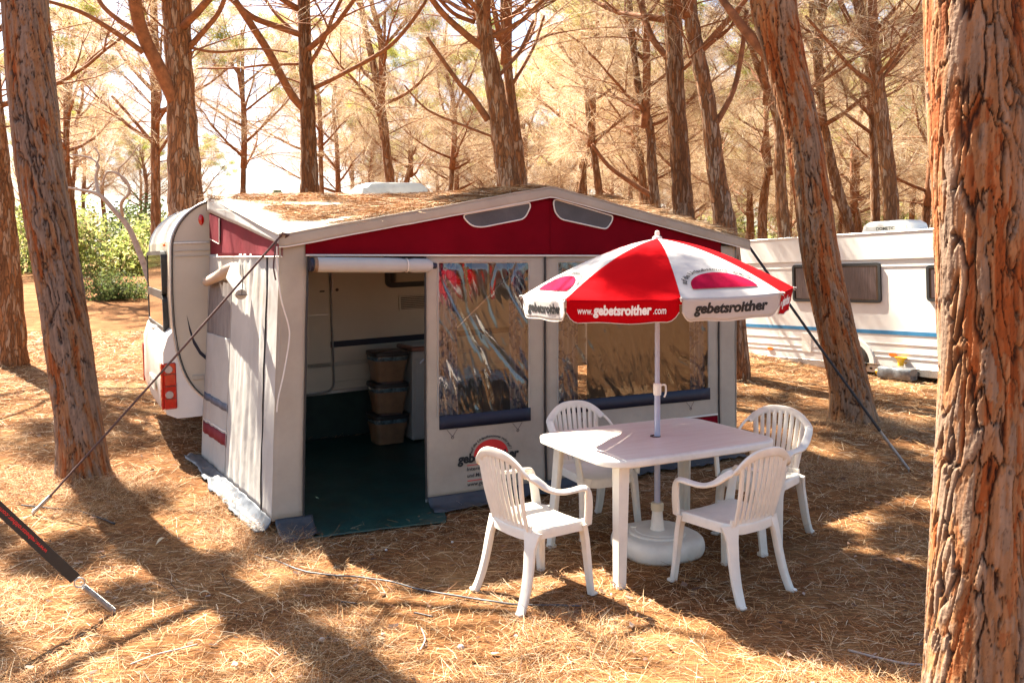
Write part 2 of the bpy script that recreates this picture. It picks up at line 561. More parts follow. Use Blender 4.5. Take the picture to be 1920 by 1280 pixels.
# bark for the farther trees
def bark_far():
    m, n, l, p = newmat('pine_bark')
    tc = nd(n, 'ShaderNodeTexCoord'); mp = nd(n, 'ShaderNodeMapping'); mp.inputs['Scale'].default_value = (15, 15, 3.0)
    l.new(tc.outputs['Object'], mp.inputs[0])
    wn = nd(n, 'ShaderNodeTexNoise'); wn.inputs['Scale'].default_value = 1.2
    l.new(mp.outputs[0], wn.inputs[0])
    mxv = nd(n, 'ShaderNodeMix', data_type='RGBA', blend_type='LINEAR_LIGHT'); mxv.inputs[0].default_value = .8
    l.new(mp.outputs[0], mxv.inputs[6]); l.new(wn.outputs['Color'], mxv.inputs[7])
    v = nd(n, 'ShaderNodeTexVoronoi', feature='DISTANCE_TO_EDGE'); v.inputs['Scale'].default_value = 1.3
    v2 = nd(n, 'ShaderNodeTexVoronoi'); v2.inputs['Scale'].default_value = 1.3
    l.new(mxv.outputs[2], v.inputs['Vector']); l.new(mxv.outputs[2], v2.inputs['Vector'])
    no = nd(n, 'ShaderNodeTexNoise'); no.inputs['Scale'].default_value = 2.2; no.inputs['Detail'].default_value = 8
    l.new(mp.outputs[0], no.inputs[0])
    cr = nd(n, 'ShaderNodeValToRGB'); e = cr.color_ramp.elements
    e[0].position = .3; e[0].color = (.17, .08, .038, 1); e[1].position = .7; e[1].color = (.34, .24, .165, 1)
    q = e.new(.5); q.color = (.29, .13, .055, 1)
    ms = nd(n, 'ShaderNodeMix', data_type='FLOAT'); ms.inputs[0].default_value = .45
    sp = nd(n, 'ShaderNodeSeparateColor'); l.new(v2.outputs['Color'], sp.inputs[0])
    l.new(no.outputs[0], ms.inputs[2]); l.new(sp.outputs[0], ms.inputs[3]); l.new(ms.outputs[0], cr.inputs[0])
    fr = nd(n, 'ShaderNodeMapRange'); fr.inputs[1].default_value = -.06; fr.inputs[2].default_value = .12
    l.new(v.outputs['Distance'], fr.inputs[0])
    mc = nd(n, 'ShaderNodeMix', data_type='RGBA'); mc.inputs[6].default_value = (.13, .065, .035, 1)
    l.new(fr.outputs[0], mc.inputs[0]); l.new(cr.outputs[0], mc.inputs[7])
    oi = nd(n, 'ShaderNodeObjectInfo'); hs = nd(n, 'ShaderNodeHueSaturation')
    mr = nd(n, 'ShaderNodeMapRange'); mr.inputs[3].default_value = .8; mr.inputs[4].default_value = 1.25
    l.new(oi.outputs['Random'], mr.inputs[0]); l.new(mr.outputs[0], hs.inputs['Value']); l.new(mc.outputs[2], hs.inputs['Color'])
    l.new(hs.outputs[0], p.inputs['Base Color']); p.inputs['Roughness'].default_value = .95; p.inputs['Specular IOR Level'].default_value = .15
    b = nd(n, 'ShaderNodeBump'); b.inputs['Strength'].default_value = .9; b.inputs['Distance'].default_value = .03
    ah = nd(n, 'ShaderNodeMath', operation='ADD'); l.new(fr.outputs[0], ah.inputs[0]); l.new(no.outputs[0], ah.inputs[1])
    l.new(ah.outputs[0], b.inputs['Height']); l.new(b.outputs[0], p.inputs['Normal'])
    return m
M_bark = bark_far()
M_branch = mat('branch_bark', (.27, .11, .045), .9, .35, 9, bump=.4, bscale=30)
M_barkattr = attr_mat('plated_pine_bark', 'col', .92, bump=.5, bscale=55)
M_twig = attr_mat('dry_twigs', 'col', .9, trans=.35, jitter=.2)
M_needle = attr_mat('pine_needles', 'col', .7, trans=.4, jitter=.2)
M_leaf = attr_mat('bush_leaves', 'col', .6, trans=.5, jitter=.15)
M_litter = attr_mat('fallen_needles', 'col', .75)
M_greywood = mat('bleached_wood', (.42, .36, .31), .9, .2, 10)

# ------------------------------------------------------------------ the ground
def ground_mat():
    m, n, l, p = newmat('needle_covered_ground')
    tc = nd(n, 'ShaderNodeTexCoord')
    no = nd(n, 'ShaderNodeTexNoise'); no.inputs['Scale'].default_value = 1.3; no.inputs['Detail'].default_value = 9; no.inputs['Roughness'].default_value = .7
    l.new(tc.outputs['Object'], no.inputs[0])
    cr = nd(n, 'ShaderNodeValToRGB'); e = cr.color_ramp.elements
    e[0].position = .32; e[0].color = (.12, .05, .018, 1); e[1].position = .68; e[1].color = (.33, .185, .08, 1)
    q = e.new(.5); q.color = (.21, .092, .034, 1)
    l.new(no.outputs[0], cr.inputs[0])
    # fine crossing fibres
    fac = None
    hts = []
    for k, (sx, sy, rz) in enumerate(((6, 90, .5), (7, 80, 1.7), (6, 85, 2.6), (9, 95, 0.0))):
        mp = nd(n, 'ShaderNodeMapping'); mp.inputs['Scale'].default_value = (sx, sy, 1); mp.inputs['Rotation'].default_value = (0, 0, rz)
        wn = nd(n, 'ShaderNodeTexNoise'); wn.inputs['Scale'].default_value = 1; wn.inputs['Detail'].default_value = 3
        l.new(tc.outputs['Object'], mp.inputs[0]); l.new(mp.outputs[0], wn.inputs[0])
        hts.append(wn.outputs[0])
    a = hts[0]
    for h in hts[1:]:
        mm = nd(n, 'ShaderNodeMath', operation='MAXIMUM'); l.new(a, mm.inputs[0]); l.new(h, mm.inputs[1]); a = mm.outputs[0]
    mr = nd(n, 'ShaderNodeMapRange'); mr.inputs[1].default_value = .5; mr.inputs[2].default_value = .75
    mr.inputs[3].default_value = .45; mr.inputs[4].default_value = 1.5
    l.new(a, mr.inputs[0])
    mx = nd(n, 'ShaderNodeMix', data_type='RGBA', blend_type='MULTIPLY'); mx.inputs[0].default_value = 1
    l.new(cr.outputs[0], mx.inputs[6]); l.new(mr.outputs[0], mx.inputs[7])
    l.new(mx.outputs[2], p.inputs['Base Color'])
    p.inputs['Roughness'].default_value = 1; p.inputs['Specular IOR Level'].default_value = .1
    b = nd(n, 'ShaderNodeBump'); b.inputs['Strength'].default_value = .8; b.inputs['Distance'].default_value = .02
    l.new(a, b.inputs['Height']); l.new(b.outputs[0], p.inputs['Normal'])
    return m
def sinh_axis(a, b, n, k, c=0):
    t = np.linspace(np.arcsinh((a - c) / k), np.arcsinh((b - c) / k), n)
    return np.sinh(t) * k + c
gx = sinh_axis(-320, 320, 420, 3.0, 0); gy = sinh_axis(-120, 420, 460, 3.0, 5)
GX, GY = np.meshgrid(gx, gy)
GV = np.stack([GX.ravel(), GY.ravel(), ground_z(GX.ravel(), GY.ravel())], 1)
nx_ = len(gx); ny_ = len(gy)
ii, jj = np.meshgrid(np.arange(nx_ - 1), np.arange(ny_ - 1))
b0 = (jj * nx_ + ii).ravel()
GF = np.stack([b0, b0 + 1, b0 + nx_ + 1, b0 + nx_], 1)
tag(link_mesh('ground', np_mesh('ground', GV, GF, True), None, [ground_mat()]), kind='structure')

# ------------------------------------------------------------------ strips in bulk
def norm(a):
    return a / np.maximum(np.linalg.norm(a, axis=-1, keepdims=True), 1e-9)

def ribbons(P, D, L, Wd, K=1, G=None, side=None, taper=.75, crn=None):
    N = len(P)
    if side is None:
        r_ = rng.normal(size=(N, 3)); side = norm(np.cross(D, r_))
    V = []
    for k in range(K + 1):
        s = k / K
        c = P + D * (L * s)[:, None]
        if G is not None: c = c + G * (L * s * s)[:, None]
        w = (Wd * (1 - taper * s) * .5)[:, None]
        V.append(c - side * w); V.append(c + side * w)
    V = np.stack(V, 1)                      # N, 2(K+1), 3
    base = (np.arange(N) * 2 * (K + 1))[:, None]
    F = []
    for k in range(K):
        F.append(base + np.array([[2 * k, 2 * k + 1, 2 * k + 3, 2 * k + 2]]))
    F = np.concatenate(F, 0)
    C = None
    if crn is not None: C = np.repeat(crn, 2 * (K + 1), axis=0)
    return V.reshape(-1, 3), F, C

def pick(pal, n, jit=.15, w=None):
    pal = np.array(pal, float)
    c = pal[rng.choice(len(pal), n, p=w)]
    return c * (1 + jit * rng.normal(size=(n, 1))).clip(.4, 1.8)

LIT = [(.40, .215, .088), (.30, .13, .045), (.50, .345, .19), (.18, .07, .025), (.58, .45, .30)]
LITW = [.27, .28, .19, .17, .09]

def litter(x, y, z, size, wid, tilt=.22, K=2):
    n = len(x)
    a = rng.uniform(0, 2 * PI, n)
    el = np.abs(rng.normal(0, tilt, n))
    D = np.stack([np.cos(a) * np.cos(el), np.sin(a) * np.cos(el), np.sin(el)], 1)
    P = np.stack([x, y, z], 1)
    up = np.array([[0, 0, 1.]]) + rng.normal(0, .5, (n, 3))
    side = norm(np.cross(D, norm(up)))
    G = np.stack([rng.normal(0, .25, n), rng.normal(0, .25, n), -np.abs(rng.normal(0, .25, n))], 1)
    cc = pick(LIT, n, .20, LITW) * (.78 + .5 * vnoise(x * 1.1 + 7, y * 1.1, 33))[:, None]
    pale = sstep(.55, .75, vnoise(x * .8 + 20, y * .8, 44))[:, None] * .35
    cc = cc * (1 - pale) + np.array([[.46, .34, .21]]) * pale
    return ribbons(P, D, size, wid, K, G, side, .55, cc)

def merge(parts):
    V = []; F = []; C = []; b = 0
    for v, f, c in parts:
        V.append(v); F.append(f + b); b += len(v); C.append(c)
    return np.concatenate(V), np.concatenate(F), np.concatenate(C)

N = 285000
# denser towards the viewer, out to about 22 m
yy = 2.4 + (rng.random(N) ** 1.7) * 15
xx = (rng.random(N) * 2 - 1) * (yy * .72 + .9)
dens = .45 + .9 * vnoise(xx * 2.3, yy * 2.3, 21)
keep = rng.random(N) < dens
la = (xx + 1.64) * .883 + (yy - 6) * .469; lb = -(xx + 1.64) * .469 + (yy - 6) * .883
keep &= ~((la > -.02) & (la < 4.3) & (lb > -.02) & (lb < 2.3)) & ~((la > .15) & (la < 1.05) & (lb > -.22) & (lb < .1))
xx, yy = xx[keep], yy[keep]
zz = ground_z(xx, yy) + rng.random(len(xx)) * .012
dist = np.sqrt(xx ** 2 + yy ** 2)
sz = rng.uniform(.055, .13, len(xx)) * (1 + .03 * dist)
wd = .0017 * np.maximum(1, dist / 4.0) * rng.uniform(.7, 1.5, len(xx))
nr = dist < 6.5
lp = [litter(xx[nr], yy[nr], zz[nr], sz[nr], wd[nr]), litter(xx[~nr], yy[~nr], zz[~nr], sz[~nr], wd[~nr], .22, 1)]
# raised tufts where the needles have been kicked together
for cx, cy, r, n in ((-3.78, 7.02, .42, 3200), (-3.45, 7.15, .35, 2400), (-4.1, 7.2, .35, 2200), (3.78, 9.15, .5, 3000), (4.1, 9.3, .4, 2000), (-1.95, 6.0, .25, 1500), (-2.3, 6.6, .25, 1500), (1.45, 3.05, .3, 1800), (-2.35, 3.65, .35, 2500), (-.9, 4.15, .4, 2500), (.3, 4.3, .35, 2000), (1.6, 3.6, .5, 3000), (-1.6, 5.6, .35, 2500), (-3.2, 6.7, .5, 3500),
                     (.9, 3.4, .4, 2500), (-3.0, 4.6, .4, 2500), (2.9, 7.4, .4, 2500), (-.2, 3.5, .5, 2500), (3.9, 9.6, .5, 2500)):
    a = rng.uniform(0, 2 * PI, n); q = np.sqrt(rng.random(n)) * r
    X = cx + np.cos(a) * q; Y = cy + np.sin(a) * q
    Z = ground_z(X, Y) + .055 * (1 - (q / r) ** 2) * rng.random(n)
    lp.append(litter(X, Y, Z, rng.uniform(.06, .14, n), np.full(n, .0021), .45))
V_, F_, C_ = merge(lp)
tag(link_mesh('pine_needle_litter', np_mesh('pine_needle_litter', V_, F_, False, {'col': C_}), None, [M_litter]),
    'deep layer of fallen orange-brown pine needles covering the ground', 'pine needles', kind='stuff')

# bark flakes and broken twiglets among the needles
nf = 1500
yf = 2.8 + rng.random(nf) ** 1.4 * 11; xf = (rng.random(nf) * 2 - 1) * (yf * .7 + .5)
la = (xf + 1.64) * .883 + (yf - 6) * .469; lb = -(xf + 1.64) * .469 + (yf - 6) * .883
ok = ~((la > -.1) & (la < 4.4) & (lb > -.5) & (lb < 4.6)); xf, yf = xf[ok], yf[ok]; nf = len(xf)
af = rng.uniform(0, 2 * PI, nf); isf = rng.random(nf) < .72
Df = np.stack([np.cos(af), np.sin(af), rng.normal(0, .12, nf)], 1)
Pf = np.stack([xf, yf, ground_z(xf, yf) + rng.uniform(.012, .03, nf)], 1)
upf = norm(np.array([[0, 0, 1.]]) + rng.normal(0, .3, (nf, 3))); sf = norm(np.cross(Df, upf))
Lf = np.where(isf, rng.uniform(.012, .045, nf), rng.uniform(.08, .30, nf)); Wf = np.where(isf, Lf * rng.uniform(.4, .9, nf), rng.uniform(.003, .006, nf))
cf = pick([(.10, .045, .025), (.22, .13, .09), (.30, .22, .17), (.06, .03, .02)], nf, .2)
Vf, Ff, Cf = ribbons(Pf, Df, Lf, Wf, 2, rng.normal(0, .12, (nf, 3)) * np.array([[1, 1, .3]]), sf, .45, cf)
tag(link_mesh('bark_flakes', np_mesh('bark_flakes', Vf, Ff, False, {'col': Cf}), None, [M_litter]),
    'small dark bark flakes and broken twiglets scattered over the needles', 'bark flakes', kind='stuff')

# ------------------------------------------------------------------ pines
BR1 = (.36, .165, .07)
TWP = [(.58, .45, .29), (.42, .27, .14), (.70, .60, .44), (.28, .16, .08), (.80, .72, .58)]
TWW = [.32, .27, .2, .11, .10]
NEP = [(.30, .35, .05), (.20, .27, .04), (.42, .45, .07), (.44, .38, .10)]

def crown_meshes(seed, H=4.2, R=3.0, nl=9, twn=9000, dead=.55):
    r = random.Random(seed)
    mb = MB()
    lead = [Vector((0, 0, -.3)), Vector((r.uniform(-.1, .1), r.uniform(-.1, .1), H * .35)), Vector((r.uniform(-.3, .3), r.uniform(-.3, .3), H * .7)),
            Vector((r.uniform(-.5, .5), r.uniform(-.5, .5), H * 1.0))]
    lead = catmull(lead, 4)
    mb.tube(lead, [.11 * (1 - .75 * i / (len(lead) - 1)) for i in range(len(lead))], 7)
    segs = []      # (point, direction, weight) for the twigs
    tips = []
    az = r.uniform(0, 6)
    for i in range(nl):
        f = (i + .3) / nl
        h = H * (.0 + .78 * f)
        az += 2.4 + r.uniform(-.5, .5)
        p = lead[min(int(h / H * (len(lead) - 1)), len(lead) - 1)].copy()
        el = math.radians(r.uniform(12, 40) + 18 * f)
        L = R * (1.05 - .35 * f) * r.uniform(.75, 1.15)
        d = Vector((math.cos(az) * math.cos(el), math.sin(az) * math.cos(el), math.sin(el)))
        pts = [p]
        n = 7
        for k in range(n):
            d = (d + Vector((r.uniform(-.22, .22), r.uniform(-.22, .22), .07 + r.uniform(-.08, .12)))).normalized()
            p = p + d * (L / n); pts.append(p.copy())
        r0 = .058 * (1 - .4 * f) * r.uniform(.8, 1.2)
        mb.tube(pts, [r0 * (1 - .8 * k / n) for k in range(n + 1)], 6)
        for j in range(7):
            t = .18 + .8 * (j + r.random() * .7) / 7
            q = t * n; a = min(int(q), n - 1)
            b = pts[a].lerp(pts[a + 1], q - a)
            dd = (pts[a + 1] - pts[a]).normalized()
            sv = Vector((-math.sin(az), math.cos(az), 0)) * (1 if j % 2 else -1)
            d2 = (dd * .7 + sv * r.uniform(.5, 1.1) + Vector((0, 0, r.uniform(-.15, .45)))).normalized()
            L2 = L * (.52 - .28 * t) * r.uniform(.7, 1.3)
            p2 = b.copy(); pt2 = [p2.copy()]
            for k in range(4):
                d2 = (d2 + Vector((r.uniform(-.2, .2), r.uniform(-.2, .2), r.uniform(-.08, .2)))).normalized()
                p2 = p2 + d2 * (L2 / 4); pt2.append(p2.copy())
            mb.tube(pt2, [r0 * .36 * (1 - .2 * k) for k in range(5)], 4, cap=False)
            for k in range(4): segs.append((pt2[k], pt2[k + 1]))
            for j3 in range(3):
                k = r.randrange(1, 4)
                b3 = pt2[k]; d3 = (d2 + Vector((r.uniform(-.9, .9), r.uniform(-.9, .9), r.uniform(-.3, .5)))).normalized()
                p3 = b3.copy(); pt3 = [p3.copy()]
                L3 = L2 * r.uniform(.35, .7)
                for kk in range(3):
                    d3 = (d3 + Vector((r.uniform(-.25, .25), r.uniform(-.25, .25), r.uniform(-.15, .15)))).normalized()
                    p3 = p3 + d3 * (L3 / 3); pt3.append(p3.copy())
                mb.tube(pt3, [r0 * .17 * (1 - .22 * k) for k in range(4)], 3, cap=False)
                for k in range(3): segs.append((pt3[k], pt3[k + 1]))
                tips.append(pt3[-1])
            tips.append(pt2[-1])
    for i in range(16):          # long dead lower branches, arching out and down
        az = r.uniform(0, 6.28); p = Vector((0, 0, r.uniform(-.9, H * .45)))
        el = math.radians(r.uniform(10, 45)); L = r.uniform(1.4, 2.9)
        d = Vector((math.cos(az) * math.cos(el), math.sin(az) * math.cos(el), math.sin(el))); pts = [p.copy()]
        for k in range(8):
            d = (d + Vector((r.uniform(-.14, .14), r.uniform(-.14, .14), -.055 + r.uniform(-.05, .05)))).normalized()
            p = p + d * (L / 8); pts.append(p.copy())
        r0 = r.uniform(.011, .02)
        mb.tube(pts, [r0 * (1 - .8 * k / 8) for k in range(9)], 4, cap=False)
        for k in range(2, 8): segs.append((pts[k], pts[k + 1]))
        for k in range(2, 8, 2):
            d2 = (d * .6 + Vector((r.uniform(-.8, .8), r.uniform(-.8, .8), r.uniform(-.2, .4)))).normalized(); q = pts[k]
            pp = [q, q + d2 * .25, q + d2 * .5 + Vector((0, 0, -.03)), q + d2 * .75 + Vector((0, 0, -.10))]
            mb.tube(pp, [r0 * .4, r0 * .3, r0 * .22, r0 * .1], 3, cap=False)
            segs.append((pp[1], pp[2])); segs.append((pp[2], pp[3]))
    me_b = bpy.data.meshes.new('crown_branches'); me_b.from_pydata(mb.v, [], mb.f); me_b.update()
    me_b.polygons.foreach_set('use_smooth', np.ones(len(me_b.polygons), dtype=bool))
    me_b.materials.append(M_branch)
    A = np.array([tuple(s[0]) for s in segs]); B = np.array([tuple(s[1]) for s in segs])
    me_t = []
    for twn in (twn, int(twn * .24)):
        idx = rng.integers(0, len(A), twn); t = rng.random((twn, 1))
        P = A[idx] * (1 - t) + B[idx] * t
        bd = norm(B[idx] - A[idx])
        D = norm(bd * .9 + rng.normal(0, .62, (twn, 3)) + np.array([[0, 0, -.02]]))
        L = rng.uniform(.18, .62, twn)
        G = np.stack([rng.normal(0, .14, twn), rng.normal(0, .14, twn), -np.abs(rng.normal(.10, .22, twn))], 1)
        a1 = ribbons(P, D, L, rng.uniform(.0042, .0080, twn), 2, G, None, .6, pick(TWP, twn, .15, TWW))
        # finer side twigs growing off the twigs
        m2 = int(twn * 2.0)
        id2 = rng.integers(0, twn, m2); t2 = rng.uniform(.2, 1, m2)
        P2 = P[id2] + D[id2] * (L[id2] * t2)[:, None] + G[id2] * (L[id2] * t2 * t2)[:, None]
        D2 = norm(D[id2] + rng.normal(0, .6, (m2, 3)))
        a2 = ribbons(P2, D2, rng.uniform(.10, .34, m2), rng.uniform(.003, .0055, m2), 1, None, None, .6, pick(TWP, m2, .15, TWW))
        V, F, C = merge([a1, a2])
        me_ = np_mesh('dry_twigs', V, F, False, {'col': C}); me_.materials.append(M_twig); me_t.append(me_)
    # live needles in the upper crown
    T = np.array([tuple(p) for p in tips])
    hi = T[T[:, 2] > H * dead]
    nc = 34; k = 260
    hi = hi[rng.integers(0, len(hi), nc)] + rng.normal(0, .12, (nc, 3))
    R_ = np.repeat(rng.uniform(.22, .42, nc), k)
    P = np.repeat(hi, k, axis=0) + norm(rng.normal(size=(nc * k, 3))) * (R_ * rng.random(nc * k) ** .5)[:, None] * np.array([[1, 1, .6]])
    D = norm(rng.normal(0, 1, (len(P), 3)) + np.array([[0, 0, .5]]))
    V, F, C = ribbons(P, D, rng.uniform(.10, .20, len(P)), np.full(len(P), .012), 1, None, None, .6, pick(NEP, len(P), .2))
    me_n = np_mesh('green_needles', V, F, False, {'col': C}); me_n.materials.append(M_needle)
    return me_b, me_t, me_n

def open_crown_needles(seed, n=18):
    r = np.random.default_rng(seed)
    a = r.uniform(0, 2 * PI, n); q = np.sqrt(r.random(n)) * 3.3
    c = np.stack([np.cos(a) * q, np.sin(a) * q, 2.3 + 1.7 * r.random(n) - .12 * q], 1)
    k = 620; R = r.uniform(.22, .46, n)
    P = np.repeat(c, k, axis=0) + norm(r.normal(size=(n * k, 3))) * (np.repeat(R, k) * r.random(n * k) ** .5)[:, None] * np.array([[1, 1, .5]])
    D = norm(r.normal(0, 1, (len(P), 3)) + np.array([[0, 0, .5]]))
    V, F, C = ribbons(P, D, r.uniform(.12, .22, len(P)), np.full(len(P), .014), 1, None, None, .6, pick(NEP, len(P), .2))
    me = np_mesh('green_needles', V, F, False, {'col': C}); me.materials.append(M_needle)
    return me
OPEN = [open_crown_needles(5), open_crown_needles(6)]
CROWNS = [crown_meshes(11 + i * 7, H=r_h, R=r_r, nl=nl, twn=tw) for i, (r_h, r_r, nl, tw) in enumerate(
    ((4.4, 3.1, 10, 8600), (3.8, 3.4, 9, 8000), (4.8, 2.8, 11, 8800), (4.0, 3.0, 9, 8000), (4.6, 3.5, 11, 8600)))]

def add_crown(root, k, loc, rz, sc=1.0, needles=True, twigs=True, far=False):
    b, t, n_ = CROWNS[k % 5]
    t = t[0 if far else 1]
    if k >= 10: n_ = OPEN[k % 2]; twigs = False
    if k in (10, 14): needles = False
    for nm, me, on in (('branches', b, True), ('twigs', t, twigs), ('needle_foliage', n_, needles)):
        if not on: continue
        o = bpy.data.objects.new(nm, me); COL.objects.link(o); o.parent = root
        o.location = loc; o.rotation_euler = (0, 0, rz); o.scale = (sc, sc, sc)
        if nm != 'branches': o['kind'] = 'stuff'

def bark_trunk(name, path, rad, ncell, cellh, nth, nz, depth, seed, parent, org, flare=0, tone=(1, 1, 1), grey=.45):
    """thick trunk whose bark plates and fissures are real relief"""
    P = catmull([Vector(p) for p in path], 8)
    Rr = np.interp(np.linspace(0, 1, len(P)), np.linspace(0, 1, len(rad)), rad)
    pa = np.array([tuple(p) for p in P])
    s = np.concatenate([[0], np.cumsum(np.linalg.norm(np.diff(pa, axis=0), axis=1))])
    sv = np.linspace(0, s[-1], nz)
    cx = np.stack([np.interp(sv, s, pa[:, k]) for k in range(3)], 1)
    rr = np.interp(sv, s, Rr)
    tg = norm(np.gradient(cx, axis=0))
    ex = np.array([[1., 0, 0]]); e1 = norm(ex - tg * (tg @ ex[0])[:, None]); e2 = np.cross(tg, e1)
    th = np.linspace(0, 2 * PI, nth, endpoint=False)
    TH, S = np.meshgrid(th, sv)
    ct, st = np.cos(TH), np.sin(TH)
    wu = fbm(ct * 2.2 + 5, S * 3.0 + st * 2.2, seed, 6) * 3.4
    wv = fbm(ct * 2.6 + 15, S * 4.0 + st * 2.6, seed + 5, 5) * 1.5
    U = TH / (2 * PI) * ncell + wu
    Vc = S / cellh + wv
    def voro(U, Vv, nc, sd):
        iu = np.floor(U); f1 = np.full(U.shape, 9.); f2 = np.full(U.shape, 9.); cid = np.zeros(U.shape)
        ax = np.zeros(U.shape); ay = np.zeros(U.shape); bx = np.zeros(U.shape); by = np.zeros(U.shape)
        for di in (-1, 0, 1):
            cu = iu + di; cm = np.mod(cu, nc)
            off = hsh(cm, cm * 0, sd + 3)
            iv = np.floor(Vv + off)
            for dj in (-1, 0, 1):
                cv = iv + dj
                px = cu + .5 + .62 * (hsh(cm, cv, sd) - .5); py = cv - off + .5 + .8 * (hsh(cm, cv, sd + 1) - .5)
                d = np.sqrt((U - px) ** 2 + (Vv - py) ** 2)
                c = hsh(cm, cv, sd + 2)
                nearer = d < f1; sec = (~nearer) & (d < f2)
                bx = np.where(nearer, ax, np.where(sec, px, bx)); by = np.where(nearer, ay, np.where(sec, py, by))
                ax = np.where(nearer, px, ax); ay = np.where(nearer, py, ay)
                f2 = np.where(nearer, f1, np.minimum(f2, d)); cid = np.where(nearer, c, cid); f1 = np.minimum(f1, d)
        du = np.abs(ax - bx); dv = np.abs(ay - by) + 1e-6
        return f1, f2, cid, du * du / (du * du + dv * dv)
    f1, f2, cid, wv_ = voro(U, Vc, ncell, seed)
    e = f2 - f1
    g1, g2, gid, _w = voro(U * 2.0 + fbm(ct * 6, S * 7 + st * 6, seed + 9, 3) * 1.6, Vc * 2.6 + fbm(ct * 5 + 3, S * 9 + st * 5, seed + 8, 3) * .8, ncell * 2, seed + 40)
    e2_ = g2 - g1
    wdt = (.05 + .42 * sstep(-.14, .24, fbm(ct * 3 + 7, S * 1.8 + st * 3, seed + 50, 3))) * (.26 + .74 * sstep(.2, .95, wv_))
    plate = sstep(.0, 1.0, e / wdt)
    fine = fbm(ct * 16, S * 20 + st * 16, seed + 20, 4)
    strk = fbm(ct * 13 + st * 5, S * 3.2 + st * 11, seed + 60, 4)
    # flakes: thin sheets of bark that have come off in layers
    lay = 1.6 * fbm(ct * 4.2 + 1, S * 3.0 + st * 4.2, seed + 33, 4) + .5 * (cid - .5) + .55 * (gid - .5)
    q = lay * 4.5 + .5 * strk; fl_ = np.floor(q); fr_ = q - fl_
    lv = (fl_ + sstep(.0, .10, fr_)) / 4.5
    h = plate * (.62 + .30 * np.clip(lv, -1, 1)) + .10 * fine * plate + .10 * strk + .05 * sstep(.0, .05, e2_) * plate
    if flare:
        fl = 1 + flare * np.exp(-(S - s[0]) / .22) * (1 + .35 * np.sin(TH * 5 + seed))
    else: fl = 1
    rad_ = rr[:, None] * fl * (1 + .03 * fbm(ct * 1.5 + 2, S * 1.6 + st * 1.5, seed + 70, 2)) + (h - .70) * depth
    dirv = ct[..., None] * e1[:, None, :] + st[..., None] * e2[:, None, :]
    V = cx[:, None, :] + dirv * rad_[..., None] - np.array(org)[None, None, :]
    # fresh inner bark is orange, the outermost old flakes are weathered tan and grey, fissures dark brown
    k1 = np.clip(.5 + .75 * lv + .35 * strk + (grey - .42), 0, 1)[..., None]
    org_c = np.array([.31, .080, .017]); tan_c = np.array([.31, .145, .060]); gry_c = np.array([.24, .155, .10])
    col = org_c * (1 - sstep(.22, .50, k1)) + tan_c * sstep(.22, .50, k1)
    kg = sstep(.56, .80, k1)
    col = col * (1 - kg) + gry_c * kg
    col = col * (.88 + .9 * strk[..., None] + .5 * fine[..., None]) * (.88 + .24 * gid[..., None])
    fis = sstep(.0, .75, e / wdt)[..., None]
    col = col * fis + np.array([.035, .015, .009]) * (1 - fis)
    ed2 = np.minimum(sstep(.0, .05, e2_), sstep(.0, .09, fr_))[..., None]
    col = col * (.55 + .45 * ed2) * np.array(tone)
    i, j = np.meshgrid(np.arange(nth), np.arange(nz - 1))
    i2 = (i + 1) % nth
    F = np.stack([(j * nth + i).ravel(), (j * nth + i2).ravel(), ((j + 1) * nth + i2).ravel(), ((j + 1) * nth + i).ravel()], 1)
    me = np_mesh(name, V.reshape(-1, 3), F, True, {'col': col.reshape(-1, 3).clip(0, 1)})
    return link_mesh(name, me, parent, [M_barkattr])

